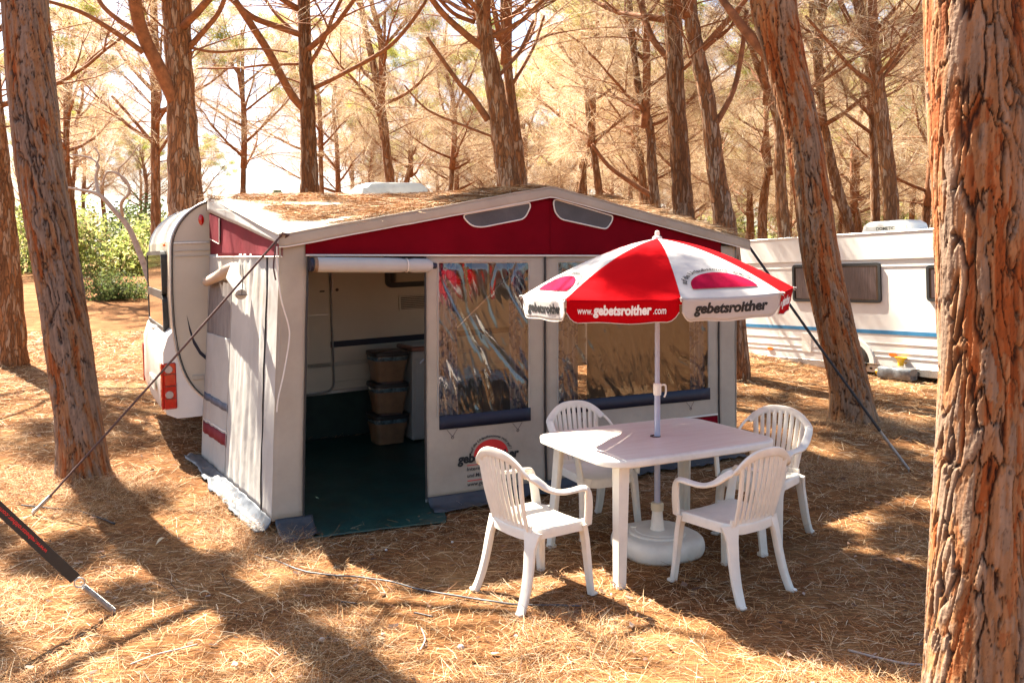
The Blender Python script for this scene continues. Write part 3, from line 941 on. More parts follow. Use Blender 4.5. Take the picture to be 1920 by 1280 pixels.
def pine(label, stations, d, kind='far', limbs=(), crown=None, top=9.5, d1=None, group=None, bark=None, ctop=None, bare=False):
    """stations: (photo x, photo y, photo width) from base to top, at distance d (d1 at the top)"""
    d1 = d if d1 is None else d1
    n = len(stations); P = []; R = []
    for k, (x, y, w) in enumerate(stations):
        dd = d + (d1 - d) * k / (n - 1)
        P.append(at(x, y, dd)); R.append(w / FPX * dd / 2)
    # down into the ground
    base = P[0].copy(); g = gz(base.x, base.y)
    if P[0].z > g - .02:
        sl_ = (P[1] - P[0]) / max(.01, (P[1].z - P[0].z))
        q = P[0] + sl_ * (g - .15 - P[0].z) * (.5 if P[0].z - g > 1.2 else 1); q.z = g - .15
        P.insert(0, q); R.insert(0, R[0] * 1.12)
    # and on up into the crown
    up = P[-1] - P[-2]; up.normalize(); up = (up + Vector((0, 0, .6))).normalized()
    while P[-1].z < top:
        stp = min(1.6, top + .01 - P[-1].z)
        P.append(P[-1] + up * stp / max(up.z, .3)); R.append(R[-1] * .84)
        up = (up + Vector((0, 0, .5))).normalized()
    org = Vector((P[0].x, P[0].y, g))
    root = empty('pine_tree', org, 0, label, 'tree', group)
    if kind == 'near':
        bark_trunk('trunk', P, R, parent=root, org=org, **bark)
    else:
        mb = MB(); C = catmull([p - org for p in P], 5)
        rr = np.interp(np.linspace(0, 1, len(C)), np.linspace(0, 1, len(R)), R)
        rj = [r * (1 + .05 * math.sin(i * 1.9) + random.uniform(-.02, .02)) for i, r in enumerate(rr)]
        mb.tube(C, rj, 14)
        mb.build('trunk', M_bark, root, True, angle=3)
    for lm in limbs:
        pts = []; rad = []
        for x, y, w, dd in lm:
            pts.append(at(x, y, dd) - org); rad.append(w / FPX * dd / 2)
        c = catmull(pts, 5); rr = np.interp(np.linspace(0, 1, len(c)), np.linspace(0, 1, len(rad)), rad)
        MB().tube(c, list(rr), 9).build('limb', M_branch, root, True, angle=3)
    for (k, zc, rz, sc) in (crown or ()):
        # where the trunk is at that height
        c = None
        for a, b in zip(P[:-1], P[1:]):
            if a.z <= zc <= b.z or b is P[-1]:
                t = min(1, max(0, (zc - a.z) / max(.01, b.z - a.z))); c = a.lerp(b, t)
                if a.z <= zc <= b.z: break
        c.z = zc
        add_crown(root, k, c - org, rz, sc, far=d > 17.5)
    return root

NB = dict(ncell=14, cellh=.42, nth=190, nz=560, depth=.030, seed=4, flare=.30, tone=(.86, .93, 1.08), grey=.52)
# stout trunk at the left
pine('stout leaning pine trunk in the left foreground with a guy rope crossing its foot',
     [(156, 890, 86), (148, 800, 80), (122, 600, 80), (97, 450, 80), (74, 300, 82), (56, 120, 82), (47, 0, 78), (42, -120, 76)], 7.31, 'near', top=8.6,
     bark=NB, crown=((10, 5.2, .3, 1.0),))
def added_shade_clumps():  # unseen needle clumps, added where they throw shade on chosen ground patches
    r = np.random.default_rng(12); cs = []
    for gx_ in np.arange(-4.6, 4.8, .34):
        for gy_ in np.arange(2.9, 9.6, .34):
            x = gx_ + r.uniform(-.15, .15); y = gy_ + r.uniform(-.15, .15)
            px = 960 + FPX * x / y; py = 485 + FPX * 1.95 / y
            nn = .7 * float(fbm(np.array([x * .75 + 3]), np.array([y * .75]), 501, 3)[0]) + .8 * float(fbm(np.array([x * 2.1 + y]), np.array([y * 2.1]), 502, 2)[0])
            if 1330 < px < 1760 and 880 < py < 1060: on = nn > .03
            elif x > .2 and y > 4.3 and y < 6: on = nn > .07
            elif y > 6.0: on = nn > .22
            else: on = nn > (.15 if x < 0 else .115)
            if on:
                h = r.uniform(6.2, 8.2)
                cs.append((x - .53 * h, y + .494 * h, h))
    return np.array(cs)
cw = added_shade_clumps(); kk_ = 430
P_ = np.repeat(cw, kk_, axis=0) + norm(rng.normal(size=(len(cw) * kk_, 3))) * (np.repeat(rng.uniform(.17, .34, len(cw)), kk_) * rng.random(len(cw) * kk_) ** .5)[:, None] * np.array([[1, 1, .6]])
D_ = norm(rng.normal(0, 1, (len(P_), 3)) + np.array([[0, 0, .4]]))
V_, F_, C_ = ribbons(P_, D_, rng.uniform(.13, .24, len(P_)), np.full(len(P_), .020), 1, None, None, .6, pick(NEP, len(P_), .2))
T1R = [o for o in COL.objects if o.name.startswith('pine_tree')][-1]
V_ = V_ - np.array(tuple(T1R.location))
o_ = link_mesh('needle_foliage', np_mesh('green_needles', V_, F_, False, {'col': C_}), T1R, [M_needle]); o_['kind'] = 'stuff'  # added sun blocker out of view, hung on the left pine
# the huge trunk at the right edge
pine('massive pine trunk with deeply fissured orange bark at the right edge, nearest of all',
     [(1832, 1390, 192), (1836, 1150, 178), (1845, 900, 166), (1850, 700, 164), (1846, 500, 168), (1838, 300, 172), (1832, 100, 178), (1828, -60, 178)], 3.3, 'near',
     top=6.5, bark=dict(ncell=17, cellh=.36, nth=320, nz=760, depth=.028, seed=15, flare=.12, tone=(.9, .92, .95), grey=.42), crown=((13, 5.2, 2.3, .9),))
# leaning trunk right of the parasol
pine('leaning pine trunk right of the parasol with a black guy rope passing in front',
     [(1600, 800, 80), (1592, 720, 70), (1564, 600, 68), (1538, 480, 68), (1520, 350, 66), (1500, 230, 66), (1472, 110, 74), (1452, 20, 84), (1440, -100, 80)], 9.5, 'near',
     top=8.5, bark=dict(ncell=14, cellh=.42, nth=170, nz=520, depth=.034, seed=27, flare=.25, grey=.44), crown=((11, 5.9, 1.2, 1.0),),
     limbs=([(1480, 150, 26, 9.5), (1400, 60, 18, 9.6), (1340, -20, 12, 9.8), (1290, -80, 8, 10)],))
# far left behind the first
pine('slim pine trunk cut by the left edge of the view',
     [(22, 668, 56), (16, 560, 50), (4, 420, 48), (-8, 300, 46), (-30, 100, 44), (-50, -60, 40)], 13.2, top=9, crown=((2, 4.2, 1.0, 1.0),))
# behind the caravan
pine('tall straight pine trunk behind the rounded caravan roof corner with a forked limb',
     [(350, 430, 66), (346, 330, 60), (340, 200, 52), (334, 100, 48), (331, 0, 52), (330, -80, 46)], 12.5, top=9.5, crown=((14, 5.6, 2.0, 1.05),),
     limbs=([(326, 190, 24, 12.4), (300, 130, 25, 12.2), (270, 70, 25, 12.0), (254, 10, 24, 11.8), (244, -70, 20, 11.6)],
            [(268, 98, 11, 12.0), (215, 60, 10, 11.7), (150, 22, 8, 11.4), (80, 0, 6, 11.2)],
            [(262, 62, 12, 12.0), (225, 40, 10, 12.0), (190, 8, 8, 12.0), (175, -30, 7, 12)],
            [(356, 88, 12, 12.5), (385, 55, 10, 12.4), (412, 20, 9, 12.3), (430, -30, 7, 12.2)],
            [(358, 90, 6, 12.5), (410, 98, 5, 12.6), (480, 92, 4, 12.8), (540, 98, 3, 13)]))
pine('pine forking wide into several orange limbs, left of the caravan roof air unit',
     [(581, 400, 38), (580, 330, 33), (578, 250, 29), (576, 180, 28), (572, 100, 24), (570, 0, 22), (568, -60, 20)], 15, top=9.5, crown=((1, 5.9, .4, 1.0),),
     limbs=([(570, 205, 15, 15), (545, 175, 15, 14.8), (505, 100, 15, 14.5), (470, 45, 14, 14.2), (440, 0, 12, 14)],
            [(572, 68, 12, 15), (520, 50, 12, 14.8), (470, 30, 11, 14.5), (420, -15, 9, 14.3)],
            [(590, 165, 9, 15), (640, 140, 8, 14.6), (720, 95, 8, 14.2), (765, 50, 7, 14), (800, 0, 6, 13.8)],
            [(575, 130, 8, 15), (605, 80, 7, 14.8), (625, 30, 7, 14.6), (650, -20, 6, 14.4)],
            [(570, 120, 6, 15), (500, 122, 5, 15), (440, 128, 4, 15), (370, 128, 3, 15.2)],
            [(566, 70, 7, 15), (520, 30, 6, 15.2), (486, -20, 5, 15.5)]))
pine('slender pine rising behind the white roof air unit and leaning left',
     [(733, 360, 19), (726, 300, 17), (719, 230, 16), (712, 185, 15), (700, 120, 13), (684, 50, 11), (672, -30, 10)], 19, top=9, crown=((3, 5.4, 1.4, .9),),
     limbs=([(716, 185, 8, 19), (720, 100, 6, 19.2), (722, 20, 5, 19.4)], [(715, 190, 4, 19), (690, 165, 3, 19), (640, 140, 3, 19)]))
pine('dark barked pine behind the awning roof, left one of the crossing pair',
     [(962, 400, 50), (956, 355, 46), (946, 290, 42), (937, 220, 40), (925, 150, 35), (912, 80, 30), (903, 0, 28), (898, -70, 26)], 13, top=9.5, crown=((2, 5.6, 3.0, 1.0),),
     limbs=([(905, 90, 14, 13), (870, 62, 13, 12.8), (830, 25, 12, 12.6), (800, -15, 10, 12.4)],
            [(890, 42, 9, 13), (850, 25, 8, 12.9), (815, -12, 7, 12.8)],
            [(915, 225, 14, 13), (880, 175, 12, 12.8), (860, 155, 9, 12.6), (800, 70, 7, 12.4)],
            [(928, 258, 5, 13), (860, 232, 5, 12.8), (800, 205, 4, 12.6), (758, 160, 3, 12.4)],
            [(938, 140, 7, 13), (975, 95, 7, 13.4), (1000, 40, 6, 13.8)]))
pine('paler pine just right of the dark barked one behind the awning ridge',
     [(985, 400, 26), (978, 350, 24), (968, 260, 22), (958, 180, 19), (950, 110, 17), (946, 40, 16), (944, -50, 14)], 15.5, top=9.5, crown=((0, 5.8, 4.0, 1.0),),
     limbs=([(958, 130, 9, 15.5), (940, 80, 10, 15.3), (930, 40, 9, 15), (918, -20, 8, 14.8)], [(960, 160, 7, 15.5), (1000, 90, 6, 15.5), (1020, 30, 5, 15.5)]))
pine('upright pine trunk left of the wooded gap behind the red parasol tip',
     [(1284, 440, 40), (1280, 380, 38), (1274, 280, 36), (1268, 200, 34), (1264, 100, 33), (1262, 0, 33), (1262, -80, 30)], 13, top=9.5, crown=((4, 5.9, 5.0, 1.0),),
     limbs=([(1252, 110, 12, 13), (1222, 70, 12, 13.2), (1205, 20, 11, 13.4), (1190, -30, 10, 13.6)],
            [(1282, 130, 7, 12.9), (1330, 85, 6, 12.5), (1370, 50, 6, 12.2), (1400, -10, 5, 12)]))
pine('leaning pine trunk beside the upright one, above the right awning roof',
     [(1364, 460, 44), (1352, 380, 38), (1340, 300, 33), (1328, 200, 30), (1312, 120, 28), (1300, 60, 28), (1290, -20, 27)], 12.2, top=9.3, crown=((3, 5.7, .9, 1.0),),
     limbs=([(1338, 240, 12, 12.2), (1375, 170, 10, 12.2), (1392, 90, 9, 12.2), (1400, 20, 8, 12.2)],
            [(1310, 100, 14, 12.2), (1345, 60, 12, 12), (1390, 10, 10, 11.8), (1420, -30, 9, 11.7)]))
pine('forked orange pine seen above the second caravan beside the right trunk',
     [(1672, 430, 30), (1666, 330, 28), (1656, 240, 27), (1646, 160, 25), (1636, 90, 22), (1615, 30, 18), (1600, -40, 16)], 17, top=9.3, crown=((2, 5.9, 1.9, 1.0),),
     limbs=([(1648, 155, 8, 17), (1690, 100, 7, 17), (1722, 55, 7, 17), (1745, -10, 6, 17)],
            [(1636, 96, 12, 17), (1598, 50, 10, 17), (1570, -10, 9, 17)],
            [(1644, 160, 8, 17), (1600, 130, 7, 16.8), (1550, 75, 6, 16.6), (1510, 30, 5, 16.4)]))
pine('thin pine directly left of the forked orange one',
     [(1642, 430, 17), (1640, 340, 16), (1637, 250, 14), (1632, 180, 12), (1625, 100, 10)], 20, top=9, crown=((0, 5.6, .2, .9),),
     limbs=([(1634, 250, 7, 20), (1600, 225, 6, 20), (1555, 190, 5, 20)],))
pine('curved pine trunk between the leaning trunk and the second caravan roof unit',
     [(1592, 430, 20), (1578, 380, 19), (1562, 320, 18), (1550, 260, 16), (1540, 200, 14)], 19, top=9, crown=((1, 5.2, .2, .95),))
pine('orange pine in the gap left of the leaning trunk',
     [(1470, 440, 24), (1466, 380, 22), (1462, 300, 20), (1457, 220, 17), (1430, 150, 13), (1410, 90, 11)], 18, top=9, crown=((4, 5.5, 2.2, .95),))
pine('pine with a low side limb behind the right awning roof slope',
     [(1240, 430, 22), (1228, 380, 20), (1222, 300, 19), (1218, 240, 17), (1200, 180, 14), (1190, 110, 12)], 18, top=9, crown=((2, 5.0, 2.9, .95),),
     limbs=([(1226, 370, 11, 18), (1180, 340, 9, 18), (1140, 310, 8, 18), (1110, 270, 6, 18)],))
pine('thin pale pine in the middle of the grove over the awning ridge',
     [(1128, 410, 16), (1122, 350, 14), (1114, 290, 13), (1106, 240, 11), (1100, 180, 9)], 21, top=9, crown=((3, 5.0, 3.3, .95),))
pine('pale pine trunk left of the caravan corner above the bushes',
     [(292, 440, 19), (292, 360, 17), (291, 280, 16), (290, 200, 14), (288, 130, 11)], 22, top=9, crown=((1, 5.3, 3.9, 1.0),),
     limbs=([(288, 270, 7, 22), (250, 225, 6, 22), (210, 180, 5, 22)], [(290, 300, 6, 22), (320, 250, 5, 22)]))
pine('slim pale pine right of the tall forked trunk over the caravan roof',
     [(455, 400, 11), (456, 340, 10), (457, 280, 9), (456, 220, 8), (455, 150, 7)], 26, top=9, crown=((0, 5.0, 4.4, .95),))
pine('slim curving pine at the left between the stout trunk and the bushes',
     [(140, 480, 15), (136, 400, 14), (126, 320, 12), (124, 260, 10), (130, 190, 9)], 26, top=9, crown=((4, 5.2, 5.1, .95),))

# the rest of the grove, standing free of the caravans
prng = random.Random(99)
placed = [(-3.7, 7.3), (1.8, 3.3), (3.8, 9.5), (-8, 13), (-4.9, 12.5), (-3.6, 15), (-2.8, 19), (0, 13), (.2, 15.5), (2.6, 13), (3.1, 12.2), (7.6, 17), (8.8, 20), (7.4, 19), (5.9, 18),
          (3.2, 18), (2.2, 21), (-9.3, 22), (-8.4, 26), (-13.7, 26)]
GROVE = []
cnt = 0; tries = 0
while cnt < 118 and tries < 9000:
    tries += 1
    y = 14 + prng.random() ** .8 * 52
    x = prng.uniform(-.78, .80) * y
    if x < -.28 * y and y > 20 and prng.random() < .85: continue
    if -.30 * y < x < -.02 * y and y > 24 and prng.random() < .5: continue
    if cnt >= 84 and (x < -.05 * y or y < 22): continue
    if y < 26 and x < -.36 * y: continue
    if y < 19 and -7 < x < 3.5: continue
    if 3 < x < 9 and y < 17.5: continue
    if any((x - a) ** 2 + (y - b) ** 2 < 2.3 ** 2 for a, b in placed): continue
    placed.append((x, y)); cnt += 1
    g = gz(x, y)
    root = empty('pine_tree', (x, y, g), 0, 'far thin pine among many deep in the grove behind the caravans', 'tree', 'pines of the grove behind the caravans')
    GROVE.append((x, y, root))
    mb = MB(); hgt = prng.uniform(3.6, 5.2); lx = prng.uniform(-.13, .13); ly = prng.uniform(-.1, .1)
    r0 = prng.uniform(.10, .19)
    pts = [Vector((lx * z + .10 * math.sin(z * 1.1 + x), ly * z + .08 * math.cos(z * 1.3 + y), z)) for z in np.linspace(-.15, hgt + .1, 9)]
    off = pts[-1]
    mb.tube(pts, [r0 * (1.12 - .55 * i / 8) * (1 + .05 * math.sin(i * 2.3 + x)) for i in range(9)], 9)
    mb.build('trunk', M_bark, root, True, angle=3)
    add_crown(root, prng.randrange(5), (off.x, off.y, off.z - .2), prng.uniform(0, 6.28), prng.uniform(.9, 1.2), far=y > 19)

zones = ((-100, 280, 'left of the caravan rear'), (280, 540, 'over the caravan roof corner'), (540, 800, 'over the left half of the awning roof'), (800, 1040, 'just left of the awning ridge'),
         (1040, 1400, 'over the right slope of the awning roof'), (1400, 1560, 'over the white caravan left of the leaning trunk'), (1560, 1730, 'over the white caravan beyond the leaning trunk'), (1730, 2100, 'beside the massive right trunk'))
ORD = ['leftmost', 'second from left', 'third from left', 'fourth from left', 'fifth from left', 'sixth from left', 'seventh from left', 'eighth from left', 'ninth from left', 'tenth from left', 'eleventh from left', 'twelfth from left', 'thirteenth from left', 'fourteenth from left', 'fifteenth from left', 'sixteenth from left']
for x0_, x1_, wh_ in zones:
    for y0_, y1_, kd in ((13, 30, 'nearer'), (30, 38, 'farther')):
        ls = sorted([(960 + FPX * x / y, rt) for x, y, rt in GROVE if y0_ <= y < y1_ and x0_ <= 960 + FPX * x / y < x1_], key=lambda q: q[0])
        for i_, (px_, rt) in enumerate(ls):
            rt['label'] = ('only ' if len(ls) == 1 else ORD[i_] + ' of ') + kd + (' pine ' if len(ls) == 1 else ' pines ') + 'seen ' + wh_
# ------------------------------------------------------------------ bushes, bare tree
def bush(label, x, y, r, h, cols, n=5200, leaf=.10, group=None):
    g = gz(x, y)
    root = empty('bush', (x, y, g), 0, label, 'bush', group)
    mb = MB(); cs = []
    rr = random.Random(int(abs(x) * 100 + y * 10))
    for k in range(9):
        a = rr.uniform(0, 6.28); q = rr.uniform(.2, .8) * r
        t = Vector((math.cos(a) * q, math.sin(a) * q, h * rr.uniform(.4, .95)))
        mb.tube([Vector((0, 0, -.05)), t * .5 + Vector((rr.uniform(-.1, .1), rr.uniform(-.1, .1), .1)), t], [.035, .02, .008], 5)
        cs.append((t, rr.uniform(.25, .5) * r))
        cs.append((Vector((math.cos(a + 1) * q * 1.1, math.sin(a + 1) * q * 1.1, h * rr.uniform(.12, .5))), rr.uniform(.25, .45) * r))
    mb.build('stems', M_greywood, root, True)
    ci = rng.integers(0, len(cs), n)
    C = np.array([tuple(c[0]) for c in cs])[ci]; R = np.array([c[1] for c in cs])[ci]
    P = C + norm(rng.normal(size=(n, 3))) * (R * rng.uniform(.45, 1.1, n))[:, None] * np.array([[1, 1, .85]])
    P[:, 2] = np.maximum(P[:, 2], .02)
    D = norm(rng.normal(size=(n, 3)))
    V, F, Cc = ribbons(P, D, rng.uniform(.6, 1.4, n) * leaf, rng.uniform(.5, .9, n) * leaf, 1, None, None, .5, pick(cols, n, .2))
    o = link_mesh('leaves', np_mesh('leaves', V, F, False, {'col': Cc}), root, [M_leaf]); o['kind'] = 'stuff'
    return root
YG = [(.36, .39, .10), (.24, .29, .08), (.46, .46, .15), (.15, .18, .05), (.38, .31, .15)]
DG = [(.10, .14, .04), (.16, .18, .06), (.08, .10, .03)]
bl = [(-21, 40, 3.4, 3.0, YG), (-16.5, 41, 3.0, 2.2, YG), (-25, 44, 3.4, 2.8, YG), (-13.2, 38, 2.4, 2.0, YG), (-29, 41, 3.3, 3.0, YG), (-19, 46, 4, 3.6, DG),
      (-8, 52, 4.2, 3.2, YG), (-1, 56, 4.5, 3.0, YG), (7, 58, 4.8, 3.4, DG), (15, 54, 4.8, 5.0, YG), (22, 52, 4.8, 6.5, YG), (30, 55, 5, 7.5, YG), (37, 52, 5, 6, DG)]
nmz = ['tallest sunlit yellow-green bush at the left between trunk and caravan', 'sunlit yellow-green bush just left of the caravan', 'yellow-green bush behind the stout left trunk',
       'smaller bright bush partly hidden by the caravan rear', 'yellow-green bush at the far left edge', 'darker bush standing behind the yellow-green ones at the left']
for i, (x, y, r, h, c) in enumerate(bl):
    if i < 6: bush(nmz[i], x, y, r, h, c, 6500, .16)
    else: bush('bright leafy bush far behind the grove, glimpsed between trunks', x, y, r, h, c, 5200, .24, 'bushes far behind the grove')
bush('low dull green shrub on the needle bank left of the caravan', -12.0, 25.5, 1.15, .62, DG, 3200, .07)
bush('pale small shrub at the foot of the bank beside the caravan rear', -10.4, 30, 1.3, 1.0, DG + YG, 2600, .09)

g0 = at(282, 522, 24); g0.z = gz(g0.x, g0.y)
bt = empty('bare_tree', g0, 0, 'bare bleached tree with curling leafless limbs left of the caravan', 'tree')
def bare(ptsw, nm, d=24):
    pts = [at(x, y, d + o) - g0 for x, y, w, o in ptsw]; c = catmull(pts, 6)
    rr = np.interp(np.linspace(0, 1, len(c)), np.linspace(0, 1, len(ptsw)), [w / FPX * d / 2 for x, y, w, o in ptsw])
    MB().tube(c, list(rr), 7).build(nm, M_greywood, bt, True, angle=3)
bare([(284, 535, 12, 0), (262, 475, 11, 0), (240, 425, 10, 0), (212, 392, 9, 0), (185, 365, 8, 0), (150, 356, 5, 0), (115, 350, 3, 0)], 'trunk')
bare([(186, 366, 7, 0), (180, 335, 6, .2), (184, 310, 5, .2), (168, 296, 4, .3), (130, 290, 3, .3)], 'limb')
bare([(230, 405, 6, 0), (228, 380, 6, -.2), (243, 360, 5, -.3), (233, 335, 5, -.3), (203, 322, 4, -.3), (190, 350, 3, -.3)], 'limb')
bare([(236, 345, 4, -.3), (222, 320, 3, -.3), (240, 300, 2.5, -.3), (262, 270, 2, -.3)], 'limb')
bare([(180, 312, 4, .2), (186, 292, 3, .2), (176, 275, 2.5, .2)], 'limb')

# ------------------------------------------------------------------ frames of the awning and the caravans
RZ = math.radians(28)
F0 = Vector((-1.64, 6.0, 0))
MA = Matrix.Translation(F0) @ Matrix.Rotation(RZ, 4, 'Z')
CARO = MA @ Vector((0, 2.32, 0))
MC = Matrix.Translation(CARO) @ Matrix.Rotation(RZ, 4, 'Z') @ Matrix.Rotation(-.036, 4, 'Y')
M2 = Matrix.Translation((4.43, 15.8, 0)) @ Matrix.Rotation(math.atan2(-.855, .519), 4, 'Z') @ Matrix.Rotation(-.029, 4, 'Y')

def inter(M, ax, val, X, Y):
    """where the view line of photograph position X, Y meets a plane of a frame"""
    Mi = M.inverted()
    o = Mi @ Vector((0, 0, CAMH)); p = Mi @ at(X, Y, 1)
    d = p - o; k = (val - o[ax]) / d[ax]
    return o + d * k
def fs(X, t=0): return inter(MA, 1, t, X, 600).x
def fz(X, Y, t=0): return inter(MA, 1, t, X, Y).z

def frame_empty(name, M, label, cat, group=None):
    o = empty(name, M.to_translation(), 0, label, cat, group)
    o.rotation_euler = M.to_euler()
    return o

def panel(us, vs, fn, holes=()):
    """sheet on the given break lines; fn(u,v)->point; holes are (u0,u1,v0,v1)"""
    mb = MB(); us = sorted(set(round(u, 5) for u in us)); vs = sorted(set(round(v, 5) for v in vs))
    nu = len(us)
    mb.v = [tuple(fn(u, v)) for v in vs for u in us]
    for j in range(len(vs) - 1):
        for i in range(nu - 1):
            cu = (us[i] + us[i + 1]) / 2; cv = (vs[j] + vs[j + 1]) / 2
            if any(a < cu < b and c < cv < d for a, b, c, d in holes): continue
            mb.f.append((j * nu + i, j * nu + i + 1, (j + 1) * nu + i + 1, (j + 1) * nu + i))
    return mb

def ticks(a, b, n, extra=()):
    return list(np.linspace(a, b, n + 1)) + [e for e in extra if a <= e <= b]

def fn1(x, y, s=0):
    return .42 * mnoise.noise((x, y, s * 1.37)) + .21 * mnoise.noise((x * 2, y * 2, s * 1.37 + 5)) + .1 * mnoise.noise((x * 4, y * 4, s * 1.37 + 9))
def vn1(x, y, s=0):
    return .5 + .62 * mnoise.noise((x, y, s * 1.37))

# ------------------------------------------------------------------ awning
AW = frame_empty('awning', MA, 'grey and burgundy awning with peaked roof built onto the caravan, its door rolled up', 'awning')
WB = .05; WT = 1.935; SR = 4.27; SP = 2.21
s1, s2, s3, s4, s5 = -.03, fs(577), fs(797), fs(1021), fs(1347)
def roof_f(s): return 2.075 + .195 * (s if s < SP else 2 * SP - s)
def side_s(t, z): return -.17 * (t / 2.3) - .07 * max(0, 1 - z / 1.9)
def front_pt(s, z):
    w = .010 * fn1(s * 1.6, z * 3.2, 61) + .009 * fn1(s * 5 + z * 2, z * 6 - s * 2, 62) + .004 * fn1(s * 14, z * 10, 63)
    bl = -.03 * max(0, 1 - z / .9) ** 2
    sh = -.055 * max(0, 1 - z / 1.9) * max(0, 1 - s / .6) if s < .6 else 0
    return (s + sh, w + bl, z)

w1 = (fs(823), fs(990), .675, fz(905, 493)); w2 = (fs(1047), fs(1327), .70, fz(1190, 492))
panel(ticks(s1, s2, 5), ticks(WB, 2.03, 34), front_pt).build('corner_panel', M_fabric, AW, True, angle=3, solid=.003)
panel(ticks(s3, s4 - .006, 26, w1[:2]), ticks(WB, WT, 48, w1[2:]), front_pt, [w1]).build('front_panel', M_fabric, AW, True, angle=3, solid=.003)
panel(ticks(s4 + .012, s5 - .006, 36, w2[:2]), ticks(WB, WT, 44, w2[2:]), front_pt, [w2]).build('front_panel', M_fabric, AW, True, angle=3, solid=.003)
panel(ticks(s5 + .010, SR, 5), ticks(WB, 2.03, 34), front_pt).build('corner_panel', M_fabric, AW, True, angle=3, solid=.003)
for sx in (s2, s3, s4 + .003, s5 + .002):
    pts = [Vector(front_pt(sx, z)) + Vector((0, -.004, 0)) for z in np.linspace(WB, WT, 20)]
    MB().tube(pts, .0085, 6).build('zip', M_black, AW, True)
# bound hems beside the windows and seams
for wq in (w1, w2):
    for sx in (wq[0] - .012, wq[1] + .012):
        pts = [Vector(front_pt(sx, z)) + Vector((0, -.004, 0)) for z in np.linspace(wq[2], wq[3], 16)]
        MB().tube(pts, .0028, 4).build('seam', M_fabric2, AW, True)
    pts = [Vector(front_pt(s_, wq[3] + .012)) + Vector((0, -.004, 0)) for s_ in np.linspace(wq[0], wq[1], 16)]
    MB().tube(pts, .0028, 4).build('seam', M_fabric2, AW, True)
    panel(ticks(wq[0] - .0, wq[1] + .02, 14), [wq[2] - .105, wq[2] - .06, wq[2] + .002],
          lambda s, z: tuple(Vector(front_pt(s, z)) + Vector((0, -.006, 0)))).build('window_band', M_navy, AW, True, solid=.003)
    for f in (.13, .86):
        c = wq[0] + (wq[1] - wq[0]) * f; zb = wq[2] - .108
        m_ = MB(); 
        for dx in (-.045, .045): m_.tube([Vector((c + dx, -.022, zb)), Vector((c, -.03, zb - .055))], .002, 4)
        m_.tube([Vector((c + .010 * math.cos(a), -.031, zb - .062 + .010 * math.sin(a))) for a in np.linspace(0, 6.28, 9)[:-1]], .003, 4, closed=True)
        m_.build('tie_loop', M_rope, AW, True)
# clear windows, creased
def pvc_fn(amp, ang, sd, wq):
    ca, sa = math.cos(ang), math.sin(ang)
    def f(s, z):
        a = s * ca + z * sa; b = -s * sa + z * ca
        r1 = 1 - abs(2 * float(vn1(a * 7 + .9 * fn1(s * 1.3, z * 1.3, sd) * 3, b * .55, sd)) - 1)
        r2 = 1 - abs(2 * float(vn1(a * 19 + 2 * fn1(s * 2, z * 2, sd + 1), b * .9, sd + 4)) - 1)
        e = min(1, (s - wq[0]) / .06, (wq[1] - s) / .06, (z - wq[2]) / .08, (wq[3] - z) / .05); e = max(e, 0)
        p = Vector(front_pt(s, z)); p.y = p.y * (1 - e) + e * (.012 * fn1(s * 1.1, z * .9, sd + 8) - .006); p.y += e * amp * (max(0, r1) ** 7 * 1.5 + max(0, r2) ** 6 * .35 - .3)
        return p
    return f
panel(ticks(w1[0], w1[1], 110), ticks(w1[2], w1[3], 110), pvc_fn(.011, math.radians(22), 71, w1)).build('clear_window', M_pvc, AW, True, angle=3)
panel(ticks(w2[0], w2[1], 120), ticks(w2[2], w2[3], 90), pvc_fn(.0035, math.radians(22), 73, w2)).build('clear_window', M_pvc2, AW, True, angle=3)
# burgundy band under the second window
zr0, zr1 = .32, .435
panel(ticks(s4 + .05, s5 - .02, 20), [zr0, (zr0 + zr1) / 2, zr1], lambda s, z: tuple(Vector(front_pt(s, z)) + Vector((0, -.006, 0)))).build('lower_band', M_red, AW, True, solid=.003)
MB().tube([Vector(front_pt(s, zr1 + .012)) + Vector((0, -.008, 0)) for s in np.linspace(s4 + .05, s5 - .02, 20)], .007, 5).build('piping', M_piping, AW, True)
# gable
def gab(u, v):
    s = s2 - .02 + (s5 - s2 + .04) * u
    zt = roof_f(s) - .075; z = WT + (zt - WT) * v
    return (s, -.012 + .010 * fn1(s * 2, z * 5, 81), z)
MB().grid(gab, 60, 8).build('gable_panel', M_red, AW, True, angle=3, solid=.003)
MB().tube([Vector((s, -.022, WT)) for s in np.linspace(s2 - .02, s5 + .02, 24)], .0075, 6).build('piping', M_piping, AW, True)
MB().tube([Vector((SP + .0, -.022, z)) for z in np.linspace(WT, roof_f(SP) - .08, 6)], .003, 4).build('seam', M_red, AW, True)
for pp in ([(865, 403), (994, 380), (995, 388), (985, 410), (905, 426), (885, 424)], [(1037, 372), (1150, 405), (1148, 415), (1138, 430), (1052, 411), (1041, 398)]):
    poly = [(inter(MA, 1, -.03, x, y).x, inter(MA, 1, -.03, x, y).z) for x, y in pp]
    poly = round_poly(poly, .06, 4)
    if sum(poly[i][0] * poly[(i + 1) % len(poly)][1] - poly[(i + 1) % len(poly)][0] * poly[i][1] for i in range(len(poly))) < 0: poly = poly[::-1]
    wn = MB().prism(poly, lambda a, b, t: (a, t, b), -.021, -.018).build('gable_window', M_mesh, AW)
    MB().tube([Vector((a, -.025, b)) for a, b in poly], .0065, 5, closed=True).build('piping', M_piping, wn, True)
